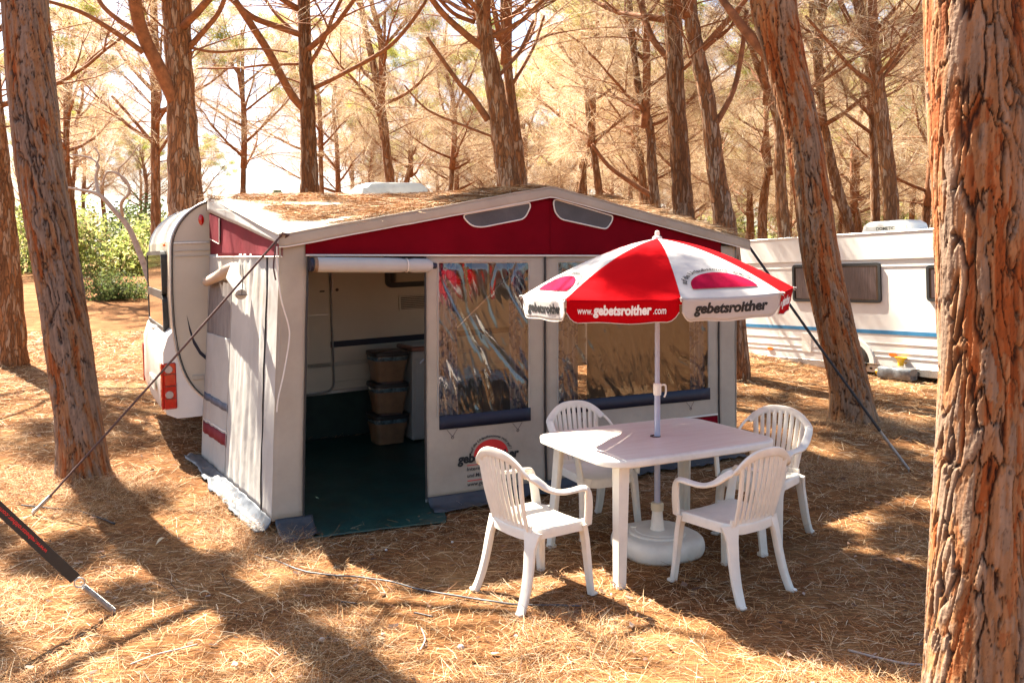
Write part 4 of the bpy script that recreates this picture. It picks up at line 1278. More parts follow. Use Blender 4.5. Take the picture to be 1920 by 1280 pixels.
# roof sheet
BZ = 2.50
def roof_pt(u, v):
    s = -.04 + 4.46 * u + (-.15) * v * (1 - u); t = -.045 + 2.36 * v
    zf = roof_f(max(0, min(2 * SP, s))) ; zb = BZ + .036 * s
    z = zf + (zb - zf) * v
    sag = -.035 * math.sin(PI * v) * (math.sin(PI * min(1, abs(s / SP) % 1.0)) ** 2 if 0 < s < 2 * SP else 0)
    rp = .012 * fn1(s * 2.2, t * 2.2, 91)
    return Vector((s, t, z + sag + rp))
RF = MB().grid(roof_pt, 60, 30).build('roof_sheet', mat('weathered_roof_canvas', (.50, .44, .35), .9, .2, 3, bump=.25, bscale=12, dirt=.45), AW, True, angle=3, solid=.004)
def band_pt(u, v):
    s = -.04 + 4.46 * u; h = .082
    return (s, -.046 - .004 * math.sin(s * 9), roof_f(max(0, min(2 * SP, s))) - h * v + .004 * (1 - v) + .008 * fn1(s * 3, v, 93))
nb_ = 2 * 44
MB().grid(band_pt, nb_, 3).build('roof_band', M_fabric, AW, True, angle=3, solid=.003)
MB().tube([Vector(band_pt(i / nb_, 1)) + Vector((0, -.002, 0)) for i in range(nb_ + 1)], .005, 5).build('piping', M_piping, AW, True)
MB().tube([Vector(band_pt(i / nb_, 0)) + Vector((0, -.002, .002)) for i in range(nb_ + 1)], .006, 5).build('roof_seam', M_fabric, AW, True)
# left side: white band, burgundy valance with vent flap, wall
def side_z(t):
    return roof_pt(0, (t + .045) / 2.36).z
def sb(u, v):
    t = -.045 + 2.32 * u; h = .07 + .06 * u
    return (side_s(t, 2.1) - .022 - .01 * v, t, side_z(t) - h * v + .004)
MB().grid(sb, 24, 3).build('side_band', M_fabric2, AW, True, angle=3, solid=.003)
def sr_(u, v):
    t = -.02 + 2.27 * u; zt = side_z(t) - (.06 + .06 * u); zb = 1.925
    z = zt + (zb - zt) * v
    return (side_s(t, 2) - .012 + .012 * fn1(t * 3, z * 2, 95) - .03 * v * math.sin(t * 5) * .3, t, z)
MB().grid(sr_, 40, 8).build('side_valance', M_sidered, AW, True, angle=3, solid=.003)
MB().tube([Vector(sr_(i / 40, 1)) + Vector((-.003, 0, 0)) for i in range(41)], .006, 5).build('piping', M_piping, AW, True)
fl = [Vector(sr_(a, b)) + Vector((-.018, 0, 0)) for a, b in ((.97, .05), (.80, .05), (.80, .68), (.97, .60))]
MB().add(fl, [(0, 1, 2, 3)]).build('vent_flap', M_sidered, AW, solid=.004)
MB().tube([fl[1], fl[2], fl[3]], .005, 4).build('piping', M_piping, AW, True)
def side_pt(t, z):
    fold = .030 * fn1(t * 7, z * .55, 101) + .018 * fn1(t * 13 + z * .8, z * 1.1, 102) + .006 * fn1(t * 26, z * 7, 103)
    fade = min(1, t / .08 + .2)
    return (side_s(t, z) - .008 + fold * fade * .95, t, z)
mw = (1.42, 2.20, 1.22, 1.72)
panel(ticks(0.0, 2.28, 90, mw[:2]), ticks(WB, 1.95, 46, mw[2:]), side_pt, [mw]).build('side_wall', M_fabric2, AW, True, angle=3, solid=.003)
panel(ticks(mw[0] - .01, mw[1] + .01, 30), ticks(mw[2] - .01, mw[3] + .01, 14), lambda t, z: tuple(Vector(side_pt(t, z)) + Vector((.004, 0, 0)))).build('side_mesh_window', M_meshs, AW, True, angle=3)
MB().tube([Vector(side_pt(.36 - .10 * (1 - z / 1.9), z)) + Vector((-.006, 0, 0)) for z in np.linspace(WB, 1.92, 30)], .007, 6).build('zip', M_black, AW, True)
MB().tube([Vector(side_pt(1.38, z)) + Vector((-.004, 0, 0)) for z in np.linspace(WB, 1.9, 24)], .004, 4).build('seam', M_fabric2, AW, True)
panel(ticks(1.36, 2.24, 24), [.60, .63, .665], lambda t, z: tuple(Vector(side_pt(t, z)) + Vector((-.006, 0, 0)))).build('side_blue_band', mat('faded_navy_band', (.09, .11, .16), .7, .3, 8), AW, True, solid=.003)
panel(ticks(1.36, 2.24, 24), [.31, .36, .41], lambda t, z: tuple(Vector(side_pt(t, z - .02 * (t - 1.3))) + Vector((-.006, 0, 0)))).build('side_red_band', M_sidered, AW, True, solid=.003)
MB().tube([Vector(side_pt(t, .43 - .02 * (t - 1.3))) + Vector((-.006, 0, 0)) for t in np.linspace(1.36, 2.24, 14)], .006, 4).build('piping', M_piping, AW, True)
# rolled-up side cloths hanging below the valance
a_ = inter(MA, 0, -.22, 388, 528); b_ = inter(MA, 0, -.22, 425, 508)
MB().tube([a_, a_.lerp(b_, .5) + Vector((0, 0, -.005)), b_, b_ + Vector((.05, -.1, .04))], [.042, .045, .05, .04], 12).build('rolled_cloth', mat('tan_roll', (.46, .36, .27), .85, .1), AW, True)
a_ = inter(MA, 0, -.20, 442, 500); b_ = inter(MA, 0, -.24, 452, 552)
MB().tube([a_, a_.lerp(b_, .4) + Vector((-.03, 0, 0)), b_.lerp(a_, .2), b_], [.04, .055, .046, .042], 14).build('rolled_cloth', M_fabric2, AW, True)
mbq = MB()
for k in range(4): mbq.tube([b_ + Vector((-.0 + (.046 - .011 * k) * math.cos(a), (.046 - .011 * k) * math.sin(a), -.004)) for a in np.linspace(0, 6.28, 13)[:-1]], .0025, 4, closed=True)
mbq.build('roll_end', M_rope, AW, True)
MB().sweep([inter(MA, 0, -.26, 455, 497), inter(MA, 0, -.27, 456, 520), inter(MA, 0, -.27, 453, 551)], .02, .004, (-1, 0, 0)).build('strap', M_black, AW)
# right side wall (turned away)
MB().grid(lambda u, v: (SR + .02 - .20 * u + .02 * fn1(u * 6, v * 3, 111), 2.3 * u, WB + (roof_f(SR) - .02 + .42 * u - WB) * v), 20, 10).build('right_side_wall', M_fabric, AW, True, angle=3, solid=.003)
# mudflaps: dark vinyl skirt
def flap(u0, u1, base, out, nm, mt, nu=40, seed=5, lay=.16):
    def f(u, v):
        s = u0 + (u1 - u0) * u
        p, n_ = base(s)
        k = out * (.8 + .5 * fn1(s * 2.3, 7, seed)) * v ** 1.5 + .02 * math.sin(v * 3) * fn1(s * 6, v * 2, seed + 1) * 2
        q = Vector(p) + Vector(n_) * k
        w = MA @ q; g = gz(w.x, w.y)
        z = WB + .01 + (g + .012 - WB) * min(1, v * 1.6) + (.10 * abs(fn1(s * 6, v * 2, seed + 2)) + .05 * max(0, fn1(s * 17, v * 5, seed + 3))) * v
        q.z = z
        return q
    return MB().grid(f, nu, 8).build(nm, mt, AW, True, angle=3, solid=.003)
fb = lambda s: (Vector(front_pt(s, WB)) + Vector((0, -.004, 0)), (0, -1, 0))
flap(s3 + .01, SR, fb, .20, 'mudflap', M_mud, 60, 5)
flap(s1 + .02, s2 + .06, fb, .30, 'mudflap', M_mud, 12, 15)
sbf = lambda t: (Vector(side_pt(max(t, 0), WB)) + Vector((-.006, 0, 0)), (-1, 0, 0))
flap(-.10, 2.3, sbf, .17, 'side_mudflap', M_mudl, 110, 25)
# rolled door under the gable, hanging cord
zr = fz(600, 496, -.07)
r_a, r_b, r_c = s2 + .015, fs(745), fs(800)
pts = [Vector((s, -.075, zr - .012 * (s - r_a))) for s in (r_a, r_a + .02, r_a + .25, r_b - .1, r_b, r_b + .045, r_b + .10, r_c - .03, r_c, r_c + .012)]
MB().tube(pts, [.045, .055, .056, .056, .054, .044, .055, .053, .040, .03], 20).build('rolled_door', M_fabric2, AW, True, angle=1)
MB().tube([pts[0] + Vector((-.02, 0, 0)), pts[0] + Vector((.004, 0, 0))], [.050, .050], 20).build('roll_end', M_navy, AW, True)
MB().tube([pts[0] + Vector((.006, 0, 0)), pts[0] + Vector((.03, 0, 0))], [.0585, .0585], 20).build('roll_trim', M_boxtan, AW, True)
MB().tube([pts[-1], pts[-1] + Vector((.035, 0, -.002))], [.024, .024], 12).build('roll_end', M_navy, AW, True)
tc_ = MB(); tc_.tube([pts[5] + Vector((0, .051 * math.cos(a), .051 * math.sin(a))) for a in np.linspace(0, 6.28, 15)[:-1]], .005, 5, closed=True)
tc_.build('roll_tie', M_piping, AW, True)
cp = [inter(MA, 1, -.06, x, y) for x, y in ((519, 462), (520, 500), (527, 560), (541, 610), (542, 640), (532, 700), (522, 745), (519, 772))]
MB().tube(catmull(cp, 5), .0055, 5).build('hanging_cord', M_piping, AW, True)
MB().tube(catmull([inter(MA, 1, -.05, x, y) for x, y in ((519, 448), (516, 470), (513, 500), (517, 525))], 5), .006, 5).build('cord_knot', M_rope, AW, True)
# frame poles inside
for (a, b) in (((.05, .06, 0), (.05, .06, 1.98)), ((SP, .06, WT), (SP, .06, 2.40)), ((4.2, .06, 0), (4.2, .06, 1.98)), ((s3 + .04, .06, 0), (s3 + .04, .06, 1.93)), ((s4, .06, 0), (s4, .06, 1.93)),
               ((.05, .05, 1.96), (SP, .05, 2.38)), ((SP, .05, 2.38), (4.2, .05, 1.96)), ((.05, .06, 1.9), (4.2, .06, 1.9)), ((s3 + .1, .35, 1.05), (s4 - .1, .2, 1.88))):
    MB().tube([Vector(a), Vector(b)], .012, 8).build('frame_pole', M_alu, AW, True)
# curtains just inside the windows
for (a, b) in ((w1[0] - .02, fs(862)), (fs(962), w1[1] + .02), (w2[0] - .02, fs(1088)), (fs(1302), w2[1] + .02)):
    w_ = b - a
    MB().grid(lambda u, v: (a + w_ * u + .03 * (v - .5) * fn1(u * 3, v * 2, 131), .055 + .018 * math.sin(u * w_ * 120 + 2 * v), .62 + 1.27 * v), 36, 14).build('curtain', M_curtain, AW, True, angle=3)
# emblem and lettering on the front panel
def on_front(pts2, fs_, s0, z0, nm, mt, lift=.0095, M=None, parent=AW):
    vs = []
    for x, y in pts2:
        p = Vector(front_pt(s0 + x, z0 + y)); p.y -= lift; vs.append(p)
    return MB().add(vs, fs_).build(nm, mt, parent)
sA, sB = fs(856), fs(971)
zt_ = fz(912, 861)
tv, tf = text2d('gebetsroither', width=(sB - sA), height=.098, bold=.045, shear=.12, spacing=.98)
on_front(tv, tf, sA, zt_, 'lettering', M_ink)
cen = (fs(919), fz(919, 851)); Rr_ = .155
arc = [(Rr_ * math.cos(a), .80 * Rr_ * math.sin(a)) for a in np.linspace(0, PI, 22)]
on_front([(0, 0)] + arc, [(0, i + 1, i + 2) for i in range(21)], cen[0], cen[1], 'sun_emblem', M_inkr, .008)
def arc_text(s, R, h, a0, a1, asp=1.0):
    tv, tf = text2d(s, width=R * abs(a1 - a0), height=h, shear=.25, bold=.022)
    L = R * abs(a1 - a0)
    return [((R + y) * math.cos(a0 + (a1 - a0) * x / L), (R + y) * asp * math.sin(a0 + (a1 - a0) * x / L)) for x, y in tv], tf
tv, tf = arc_text('auf die Urlaubssonne geht auf !', Rr_ + .018, .034, math.radians(168), math.radians(12), .82)
on_front(tv, tf, cen[0], cen[1], 'lettering', M_ink)
for zz_, txt, wd_, h_ in ((fz(905, 877), 'Internationale', .27, .040), (fz(905, 889), 'und Mobilheime', .27, .040), (fz(905, 905), 'www.gebetsroither.com', .42, .044)):
    tv, tf = text2d(txt, width=wd_, height=h_, bold=.012, shear=.12)
    on_front(tv, tf, fs(873), zz_, 'lettering', M_ink)
for yq in (868, 896):
    zq = fz(905, yq)
    on_front([(0, 0), (.30, 0), (.30, .006), (0, .006)], [(0, 1, 2, 3)], fs(873), zq, 'red_line', M_inkr)

# needles lying on the awning roof
n = 80000
U = rng.random(n); Vv = rng.random(n)
S_ = -.04 + 4.46 * U; T_ = -.045 + 2.36 * Vv
mk = fbm(S_ * 1.3 + 3, T_ * 3.2 + 1, 301, 5) + .27 - .42 * np.exp(-((S_ - .08) / .16) ** 2) - .12 * np.exp(-Vv / .05) - 1.2 * np.exp(-((Vv) / .022))
keep = (mk > 0) & (rng.random(n) < sstep(.0, .14, mk) * .95 + .04)
U, Vv, mk = U[keep], Vv[keep], mk[keep]
Z = np.array([roof_pt(u, v) for u, v in zip(U, Vv)])
P0_ = Z.copy(); hh = np.clip(mk, 0, .25) * .16
P0_[:, 2] += .006 + hh * rng.random(len(U))
lv, lf, lc = litter(P0_[:, 0], P0_[:, 1], P0_[:, 2], rng.uniform(.08, .16, len(U)), np.full(len(U), .0042), .10, 1)
RN = frame_empty('x', MA, None, None); bpy.data.objects.remove(RN)
rn = link_mesh('roof_needle_litter', np_mesh('roof_needle_litter', lv, lf, False, {'col': lc}), None, [M_litter])
rn.matrix_world = MA
tag(rn, 'drifts of fallen pine needles lying on the awning roof', 'pine needles', kind='stuff')

# ------------------------------------------------------------------ groundsheet and things inside
gs = empty('groundsheet', MA.to_translation(), RZ, 'dark green groundsheet spread inside the awning and out of its doorway', 'groundsheet')
def gsp(u, v):
    s = .10 + 4.1 * u; y0 = -.26 - .12 * min(1, max(0, (s - .1) / 1.0)) if s < 1.12 else (-.38 + .42 * min(1, (s - 1.12) / .12))
    t = y0 + (2.28 - y0) * v ** 1.3
    w = MA @ Vector((s, t, 0))
    return Vector((s, t, gz(w.x, w.y) + .022 + .012 * fn1(s * 4, t * 4, 121) + .02 * max(0, fn1(s * 2, t * 9, 122)) * (1 if v < .15 else .4)))
MB().grid(gsp, 70, 40).build('sheet', M_green, gs, True, angle=3, solid=.004)
MB().tube([gsp(i / 70, 0) for i in range(0, 19)], .008, 5).build('hem', M_green, gs, True)

def inside(s, t): 
    w = MA @ Vector((s, t, 0)); return Vector((w.x, w.y, gz(w.x, w.y) + .03))
def ring_loft(mb, rings):
    n = len(rings[0]); vs = [p for r in rings for p in r]; f = []
    for i in range(len(rings) - 1):
        for k in range(n): f.append((i * n + k, i * n + (k + 1) % n, (i + 1) * n + (k + 1) % n, (i + 1) * n + k))
    f.append(tuple(range(n - 1, -1, -1))); f.append(tuple((len(rings) - 1) * n + k for k in range(n)))
    mb.add(vs, f)
def storage_box():
    r = empty('storage_box', (0, 0, 0))
    rings = []
    for z, k in ((0, .80), (.01, .82), (.06, .84), (.13, .90), (.18, .97), (.22, 1.0), (.255, .985)):
        rings.append([(a * k, b * k, z) for a, b in rrect(.34, .30, .05, 3)])
    m = MB(); ring_loft(m, rings); m.build('body', M_boxtan, r, True)
    m = MB(); ring_loft(m, [[(a * k, b * k, z) for a, b in rrect(.37, .33, .06, 3)] for z, k in ((.250, .97), (.256, 1.0), (.285, 1.0), (.292, .96))]); m.build('lid', M_black, r, True)
    m = MB(); ring_loft(m, [[(a * k, b * k - .06, z) for a, b in rrect(.26, .17, .05, 3)] for z, k in ((.290, 1.0), (.302, .97), (.306, .9))]); m.build('lid_flap', mat('dark_brown_plastic', (.07, .04, .03), .35, .2), r, True)
    m = MB(); ring_loft(m, [[(a * k, b * k, z) for a, b in rrect(.345, .305, .05, 3)] for z, k in ((.205, .985), (.225, 1.012), (.245, 1.0))]); m.build('bag_edge', mat('bluish_bag_film', (.10, .16, .18), .25, .6, 20), r, True)
    return r
pb = inside(fs(727, 1.85), 1.85); sb0 = storage_box()
for k, lb in enumerate(('tan storage box with black lid, lowest of the stack inside the awning', 'tan storage box with black lid, middle one of the stack in the awning doorway', 'tan storage box with black lid, topmost of the stack inside the awning')):
    o = sb0 if k == 0 else copy_tree(sb0)
    o.location = pb + Vector((random.uniform(-.008, .008), random.uniform(-.008, .008), .307 * k)); o.rotation_euler = (0, 0, RZ + (.03, -.04, .02)[k])
    tag(o, lb, 'storage box', 'storage boxes stacked in the awning')
cb = empty('cabinet', inside(fs(790, 1.9), 1.95), RZ, 'grey upright cabinet with slatted top beside the stacked storage boxes', 'cabinet')
MB().box((.04, 0, .44), (.40, .42, .88), ch=.012).build('housing', M_fridge, cb)
MB().box((.04, -.214, .42), (.35, .012, .78), ch=.004).build('front_panel', M_fridge, cb)
MB().box((.04, 0, .905), (.42, .44, .045), ch=.01).build('top', mat('red_brown_trim', (.22, .10, .07), .4, .1), cb)
m = MB()
for k in range(7): m.box((.04, -.17 + .056 * k, .936), (.36, .016, .014))
m.build('grille', M_fridge, cb)
# dark items glimpsed through the clear windows
cu = empty('cupboard', inside(fs(955, 1.2), 1.15), RZ, 'dark brown folding cupboard seen through the left clear awning window', 'cupboard')
MB().box((0, 0, .35), (.46, .40, .70), ch=.01).build('carcass', M_brown, cu)
for k in range(3): MB().box((0, -.205, .12 + .225 * k), (.42, .014, .20), ch=.004).build('door_panel', M_brown, cu)
MB().box((0, 0, .715), (.50, .44, .024), ch=.006).build('top', M_brown, cu)

# ------------------------------------------------------------------ the caravan behind
CV = frame_empty('caravan', MC, 'cream touring caravan with rounded rear and red tail light behind the awning', 'caravan')
XR = inter(MC, 1, 0, 320, 560).x
def prof():
    P = [(4.15, .50), (XR + .42, .50), (XR + .26, .60), (XR + .13, .76), (XR + .05, .98), (XR + .01, 1.25), (XR, 1.6), (XR + .01, 1.95)]
    for k in range(1, 9):
        a = PI - (PI / 2) * k / 8
        P.append((XR + .53 + .52 * math.cos(a), 1.99 + .50 * math.sin(a)))
    P += [(1.5, 2.50), (3.6, 2.50), (3.95, 2.42), (4.12, 2.1), (4.2, 1.4)]
    return P
PR = prof()
WD = 2.2
MB().prism(PR, lambda a, b, t: (a, t, b), 0, WD).build('body', M_cream, CV)
# aluminium edge trim along the near profile
tr = [Vector((a, -.008, b)) for a, b in PR[1:18]]
MB().tube(catmull(tr, 3), .011, 6).build('edge_trim', M_alu, CV, True, angle=3)
MB().tube(catmull([v + Vector((0, WD + .016, 0)) for v in tr], 3), .011, 6).build('edge_trim', M_alu, CV, True, angle=3)
MB().tube(catmull([v + Vector((.020, -.001, -.004)) for v in tr], 3), .004, 5).build('edge_seal', M_black, CV, True, angle=3)
def cwx(X, Y): p = inter(MC, 1, 0, X, Y); return p.x, p.z
# raised horizontal mouldings
for z, h, mt in ((cwx(360, 455)[1], .020, M_alu), (cwx(360, 470)[1], .008, M_cream), (cwx(360, 480)[1], .008, M_cream), (.80, .045, mat('beige_band', (.42, .38, .31), .4, .05)), (.52, .035, M_alu), (.62, .01, M_cream)):
    x0 = XR + (.04 if z > .9 else .16 if z > .7 else .36)
    MB().box(((x0 + 4.12) / 2, -.006, z), (4.12 - x0, .012, h), ch=.003).build('moulding', mt, CV)
MB().box(((XR + .9 + 4.1) / 2, -.003, 1.0), (4.1 - XR - .9, .006, .062)).build('blue_stripe', M_navy, CV)
sw = [cwx(*q) for q in ((350, 590), (356, 612), (364, 636), (377, 658), (392, 672), (402, 678))]
sw2 = [cwx(*q) for q in ((402, 682), (388, 676), (374, 664), (362, 644), (355, 620))]
MB().prism([*sw, *sw2], lambda a, b, t: (a, t, b), -.004, .002).build('swoosh_decal', M_navy, CV)
mx_, mz_ = cwx(377, 412)
o = MB().lathe([(.001, 0), (.026, .001), (.024, .014), (.012, .02), (.001, .021)], n=16).build('marker_light', M_redgl, CV, True)
o.rotation_euler = (PI / 2, 0, 0); o.location = (mx_, 0, mz_); o.scale = (1, 2.0, 1)
for q in ((333, 402), (325, 443), (390, 640), (393, 672)):
    hx, hz = cwx(*q)
    MB().tube([Vector((hx + .014 * math.cos(a), -.012 - .004 * math.sin(a), hz + .018 * math.sin(a))) for a in np.linspace(.6, 5.4, 9)], .0035, 5).build('awning_hook', M_alu, CV, True)
# rear moulding with lamps and plate
def rear_prof(y):
    b = .04 * math.sin(PI * y / WD)
    return [(XR + .02, 1.27), (XR - .04 - b, 1.20), (XR - .085 - b, 1.06), (XR - .095 - b, .60), (XR - .07 - b * .5, .48), (XR + .02, .435), (XR + .34, .43), (XR + .42, .49),
            (XR + .26, .60), (XR + .13, .76), (XR + .05, .98)]
ys = np.linspace(-.012, WD + .012, 9); m = MB()
rp = [rear_prof(max(0, min(WD, y))) for y in ys]; n = len(rp[0])
vs = [(a, y, b) for y, p in zip(ys, rp) for a, b in p]; f = []
for i in range(len(ys) - 1):
    for k in range(n): f.append((i * n + k, i * n + (k + 1) % n, (i + 1) * n + (k + 1) % n, (i + 1) * n + k))
f.append(tuple(range(n))); f.append(tuple((len(ys) - 1) * n + k for k in range(n - 1, -1, -1)))
m.add(vs, f); m.build('rear_moulding', M_mould, CV, True, angle=math.radians(25))
for y0, sg in ((-.012, -1), (WD + .012, 1)):
    tl = MB().box((XR - .035, y0 + sg * .004, .745), (.11, .03, .43), ch=.01).build('tail_light', M_redgl, CV, True)
    MB().box((XR - .10, y0 - sg * .05, .745), (.02, .12, .43), ch=.006).build('lens', M_redgl, tl)
    for k, zc in enumerate((.90, .665)):
        MB().tube([Vector((XR - .045, y0 + sg * .019, zc)), Vector((XR - .045, y0 + sg * .024, zc))], [.036, .033], 16).build('clear_lamp', M_clearlens, tl, True)
    for zc in (.63, .745, .855):
        MB().box((XR - .035, y0 + sg * .0205, zc), (.10, .006, .008)).build('lens_rib', mat('dark_red_rib', (.12, .004, .004), .3, .1), tl)
MB().box((XR - .135, .62, .72), (.012, .5, .12), ch=.004).build('number_plate', M_white, CV)
tv, tf = text2d('F 3 7', width=.36, height=.085, bold=.02)
MB().add([(XR - .1425, .80 - x, .69 + y) for x, y in tv], tf).build('plate_lettering', M_ink, CV)
for zc, hh_ in ((1.79, .36), (1.40, .28)):
    wn = MB().ringstrip(rrect(1.66, hh_ + .07, .07, 3, 1.12, zc), rrect(1.58, hh_ - .01, .05, 3, 1.12, zc), lambda a, b, t: (t, a, b), XR - .045, XR + .004).build('rear_window', M_black, CV)
    MB().prism(rrect(1.60, hh_ + .01, .05, 3, 1.12, zc), lambda a, b, t: (t, a, b), XR - .038, XR - .010).build('pane', M_glassd, wn)
MB().box((XR - .06, 1.1, 1.22), (.05, .3, .03), ch=.01).build('grab_handle', M_alu, CV)
ox = inter(MC, 0, XR, 297, 453)
MB().box((XR - .006, .35, 2.06), (.02, .07, .03), ch=.006).build('orange_marker', M_orange, CV)
# door, window, grille seen in the awning doorway
dx1, _ = cwx(621, 600); dz0 = cwx(600, 737)[1]; dx0 = dx1 - .60
op = rrect(dx1 - dx0, 2.32 - dz0, .10, 5, (dx0 + dx1) / 2, (dz0 + 2.32) / 2)
dr = MB().prism(inset_poly(op, .02), lambda a, b, t: (a, t, b), -.012, .001).build('door', M_cream, CV)
MB().tube([Vector((a, -.018, b)) for a, b in op], .012, 6, closed=True).build('door_frame', M_alu, dr, True)
MB().box(((dx0 + dx1) / 2, -.016, cwx(600, 590)[1]), (dx1 - dx0 - .06, .008, .008)).build('door_line', M_alu, dr)
MB().box((cwx(603, 546)[0], -.02, cwx(603, 546)[1]), (.05, .02, .014), ch=.004).build('lock', M_black, dr)
hb = cwx(632, 543)
o = MB().lathe([(.001, 0), (.017, 0), (.015, .01), (.001, .012)], n=12).build('catch', M_brown, CV, True)
o.rotation_euler = (PI / 2, 0, 0); o.location = (hb[0], 0, hb[1])
gh = [inter(MC, 1, -.05, x, y) for x, y in ((621, 512), (623, 520), (624, 545), (621, 550))]
MB().tube(gh, .007, 6).build('grab_handle', M_alu, CV, True)
wx0, wz0 = cwx(722, 540)
for x0_, x1_ in ((wx0, wx0 + 1.0), (wx0 + 1.45, wx0 + 2.25)):
    wp = rrect(x1_ - x0_, .60, .07, 4, (x0_ + x1_) / 2, wz0 + .30)
    wn = MB().ringstrip(wp, inset_poly(wp, .055), lambda a, b, t: (a, t, b), -.03, .002).build('window', M_black, CV)
    MB().prism(inset_poly(wp, .05), lambda a, b, t: (a, t, b), -.024, -.006).build('pane', M_glassd, wn)
vx0, vz1 = cwx(747, 553); _, vz0 = cwx(747, 583)
vg = MB().ringstrip(rrect(.40, vz1 - vz0, .02, 3, vx0 + .20, (vz0 + vz1) / 2), rrect(.36, vz1 - vz0 - .03, .01, 3, vx0 + .20, (vz0 + vz1) / 2), lambda a, b, t: (a, t, b), -.014, .002).build('vent_grille', M_cream, CV)
MB().box((vx0 + .20, -.004, (vz0 + vz1) / 2), (.36, .004, vz1 - vz0 - .03)).build('grille_back', M_brown, vg)
for k in range(7):
    MB().box((vx0 + .20, -.010, vz0 + .026 + (vz1 - vz0 - .05) * k / 6), (.35, .012, .009)).build('slat', M_cream, vg)
# undercarriage
MB().box((1.7, 1.1, .42), (3.2, 1.2, .10)).build('chassis', M_black, CV)
MB().grid(lambda u, v: (.35 + 3.5 * u, .05 + .015 * math.sin(u * 30), .50 - .47 * v - .036 * (.35 + 3.5 * u) * v * .6), 30, 4).build('draught_skirt', mat('dark_green_skirt', (.012, .03, .022), .8, .3), CV, True, angle=3)
for yy_ in (.16, WD - .16):
    wh = MB().tube([Vector((2.0, yy_ - .09, .33)), Vector((2.0, yy_ - .07, .33)), Vector((2.0, yy_ + .07, .33)), Vector((2.0, yy_ + .09, .33))], [.27, .30, .30, .27], 24).build('wheel', M_black, CV, True)
# roof: hatch unit and chimneys
a = inter(MC, 1, 1.1, 725, 370)
def roof_unit(parent, cx, cy, z0, w, d, h, mt, nm='roof_unit'):
    m = MB()
    ring_loft(m, [[(cx + x * k, cy + y * k, z0 + z) for x, y in rrect(w, d, .08, 3)] for z, k in ((-.02, .96), (.03, .98), (.05, 1.0), (h * .75, .93), (h, .78), (h + .01, .60))])
    return m.build(nm, mt, parent, True, angle=math.radians(30))
pL = inter(MC, 2, 2.55, 662, 366); 
za = 2.505
y_ = 1.35
xa = inter(MC, 1, y_, 662, 355).x; xb = inter(MC, 1, y_, 792, 355).x; zt2 = inter(MC, 1, y_, 725, 346).z
roof_unit(CV, (xa + xb) / 2, y_, 2.50, xb - xa, .62, zt2 - 2.50, M_creamroof, 'roof_air_unit')
for X, Yt, rr_ in ((520, 356, .055), (883, 355, .05)):
    p = inter(MC, 1, .9, X, Yt)
    m = MB(); m.lathe([(rr_ * .7, 2.49 - p.z), (rr_ * .7, -.07), (rr_, -.068), (rr_, -.03), (rr_ * .8, -.02), (rr_ * .8, -.008), (rr_ * .95, -.005), (rr_ * .6, 0)], c=(p.x, p.y, p.z), n=14)
    m.build('roof_chimney', mat('mossy_cap', (.22, .22, .13), .9, .4, 30), CV, True)

# ------------------------------------------------------------------ second caravan
C2 = frame_empty('caravan', M2, 'white touring caravan with blue stripe parked at the right beyond the leaning trunk', 'caravan')
M_w2 = mat('white_caravan_paint', (.70, .68, .63), .35, .04, 3, bump=.08, bscale=200, dirt=.06)
def q2(X, Y): p = inter(M2, 1, 0, X, Y); return p.x, p.z
bz = q2(1380, 660)[1]; tz = q2(1500, 446)[1]; xe = inter(M2, 1, 0, 1930, 600).x
x0 = -1.4
pr2 = [(x0 + .25, bz), (x0 + .05, bz + .25), (x0, bz + .8), (x0 + .05, tz - .35), (x0 + .25, tz - .05), (x0 + .45, tz), (xe - .6, tz), (xe - .2, tz - .15), (xe, tz - .6), (xe, bz + .3), (xe - .15, bz)]
MB().prism(pr2, lambda a, b, t: (a, t, b), 0, 2.2).build('body', M_w2, C2)
gzl = q2(1410, 497)[1]
MB().box(((x0 + xe) / 2, -.008, (gzl + tz) / 2 + .01), (xe - x0 - .3, .018, tz - gzl - .03), ch=.008).build('upper_panel', M_w2, C2)
MB().box(((x0 + xe) / 2, -.010, tz), (xe - x0 - .6, .03, .035), ch=.008).build('gutter', M_alu, C2)
for Y_, h in ((505, .008), (628, .012), (642, .010), (650, .008)):
    MB().box(((x0 + xe) / 2, -.004, q2(1420, Y_)[1]), (xe - x0 - .3, .010, h)).build('moulding', M_w2, C2)
za_ = q2(1390, 609)[1]
MB().box(((x0 + xe) / 2, -.003, za_), (xe - x0 - .3, .008, .062)).build('blue_stripe', M_blue, C2)
for (X0, X1) in ((1487, 1654), (1738, 1850)):
    a, zt_ = q2(X0, 495); b, zb_ = q2(X1, 567)
    zt_ = q2(X0, 497)[1]; zb_ = q2(X0, 565)[1]
    wp = rrect(b - a, zt_ - zb_, .06, 4, (a + b) / 2, (zt_ + zb_) / 2)
    wn = MB().ringstrip(wp, inset_poly(wp, .045), lambda x, z, t: (x, t, z), -.035, .002).build('window', M_black, C2)
    MB().prism(inset_poly(wp, .04), lambda x, z, t: (x, t, z), -.028, -.012).build('pane', M_glassd, wn)
    w_ = b - a
    MB().grid(lambda u, v: (a + .08 + (w_ - .16) * u, -.0295 + .0010 * math.sin(u * 90), zb_ + .06 + (zt_ - zb_ - .12) * v), 60, 2).build('curtain', mat('greyish_curtain', (.075, .05, .05), .35, .4, 9, stretch=(9, 1, .5), coat=.4), wn, True)
wx_, _ = q2(1598, 680)
arch = [(wx_ + .44 * math.cos(a), bz + .02 + .40 * math.sin(a)) for a in np.linspace(0, PI, 15)]
arin = [(wx_ + .36 * math.cos(a), bz + .02 + .32 * math.sin(a)) for a in np.linspace(0, PI, 15)]
MB().ringstrip(arch, arin, lambda x, z, t: (x, t, z), -.05, .0).build('wheel_arch', M_w2, C2, True)
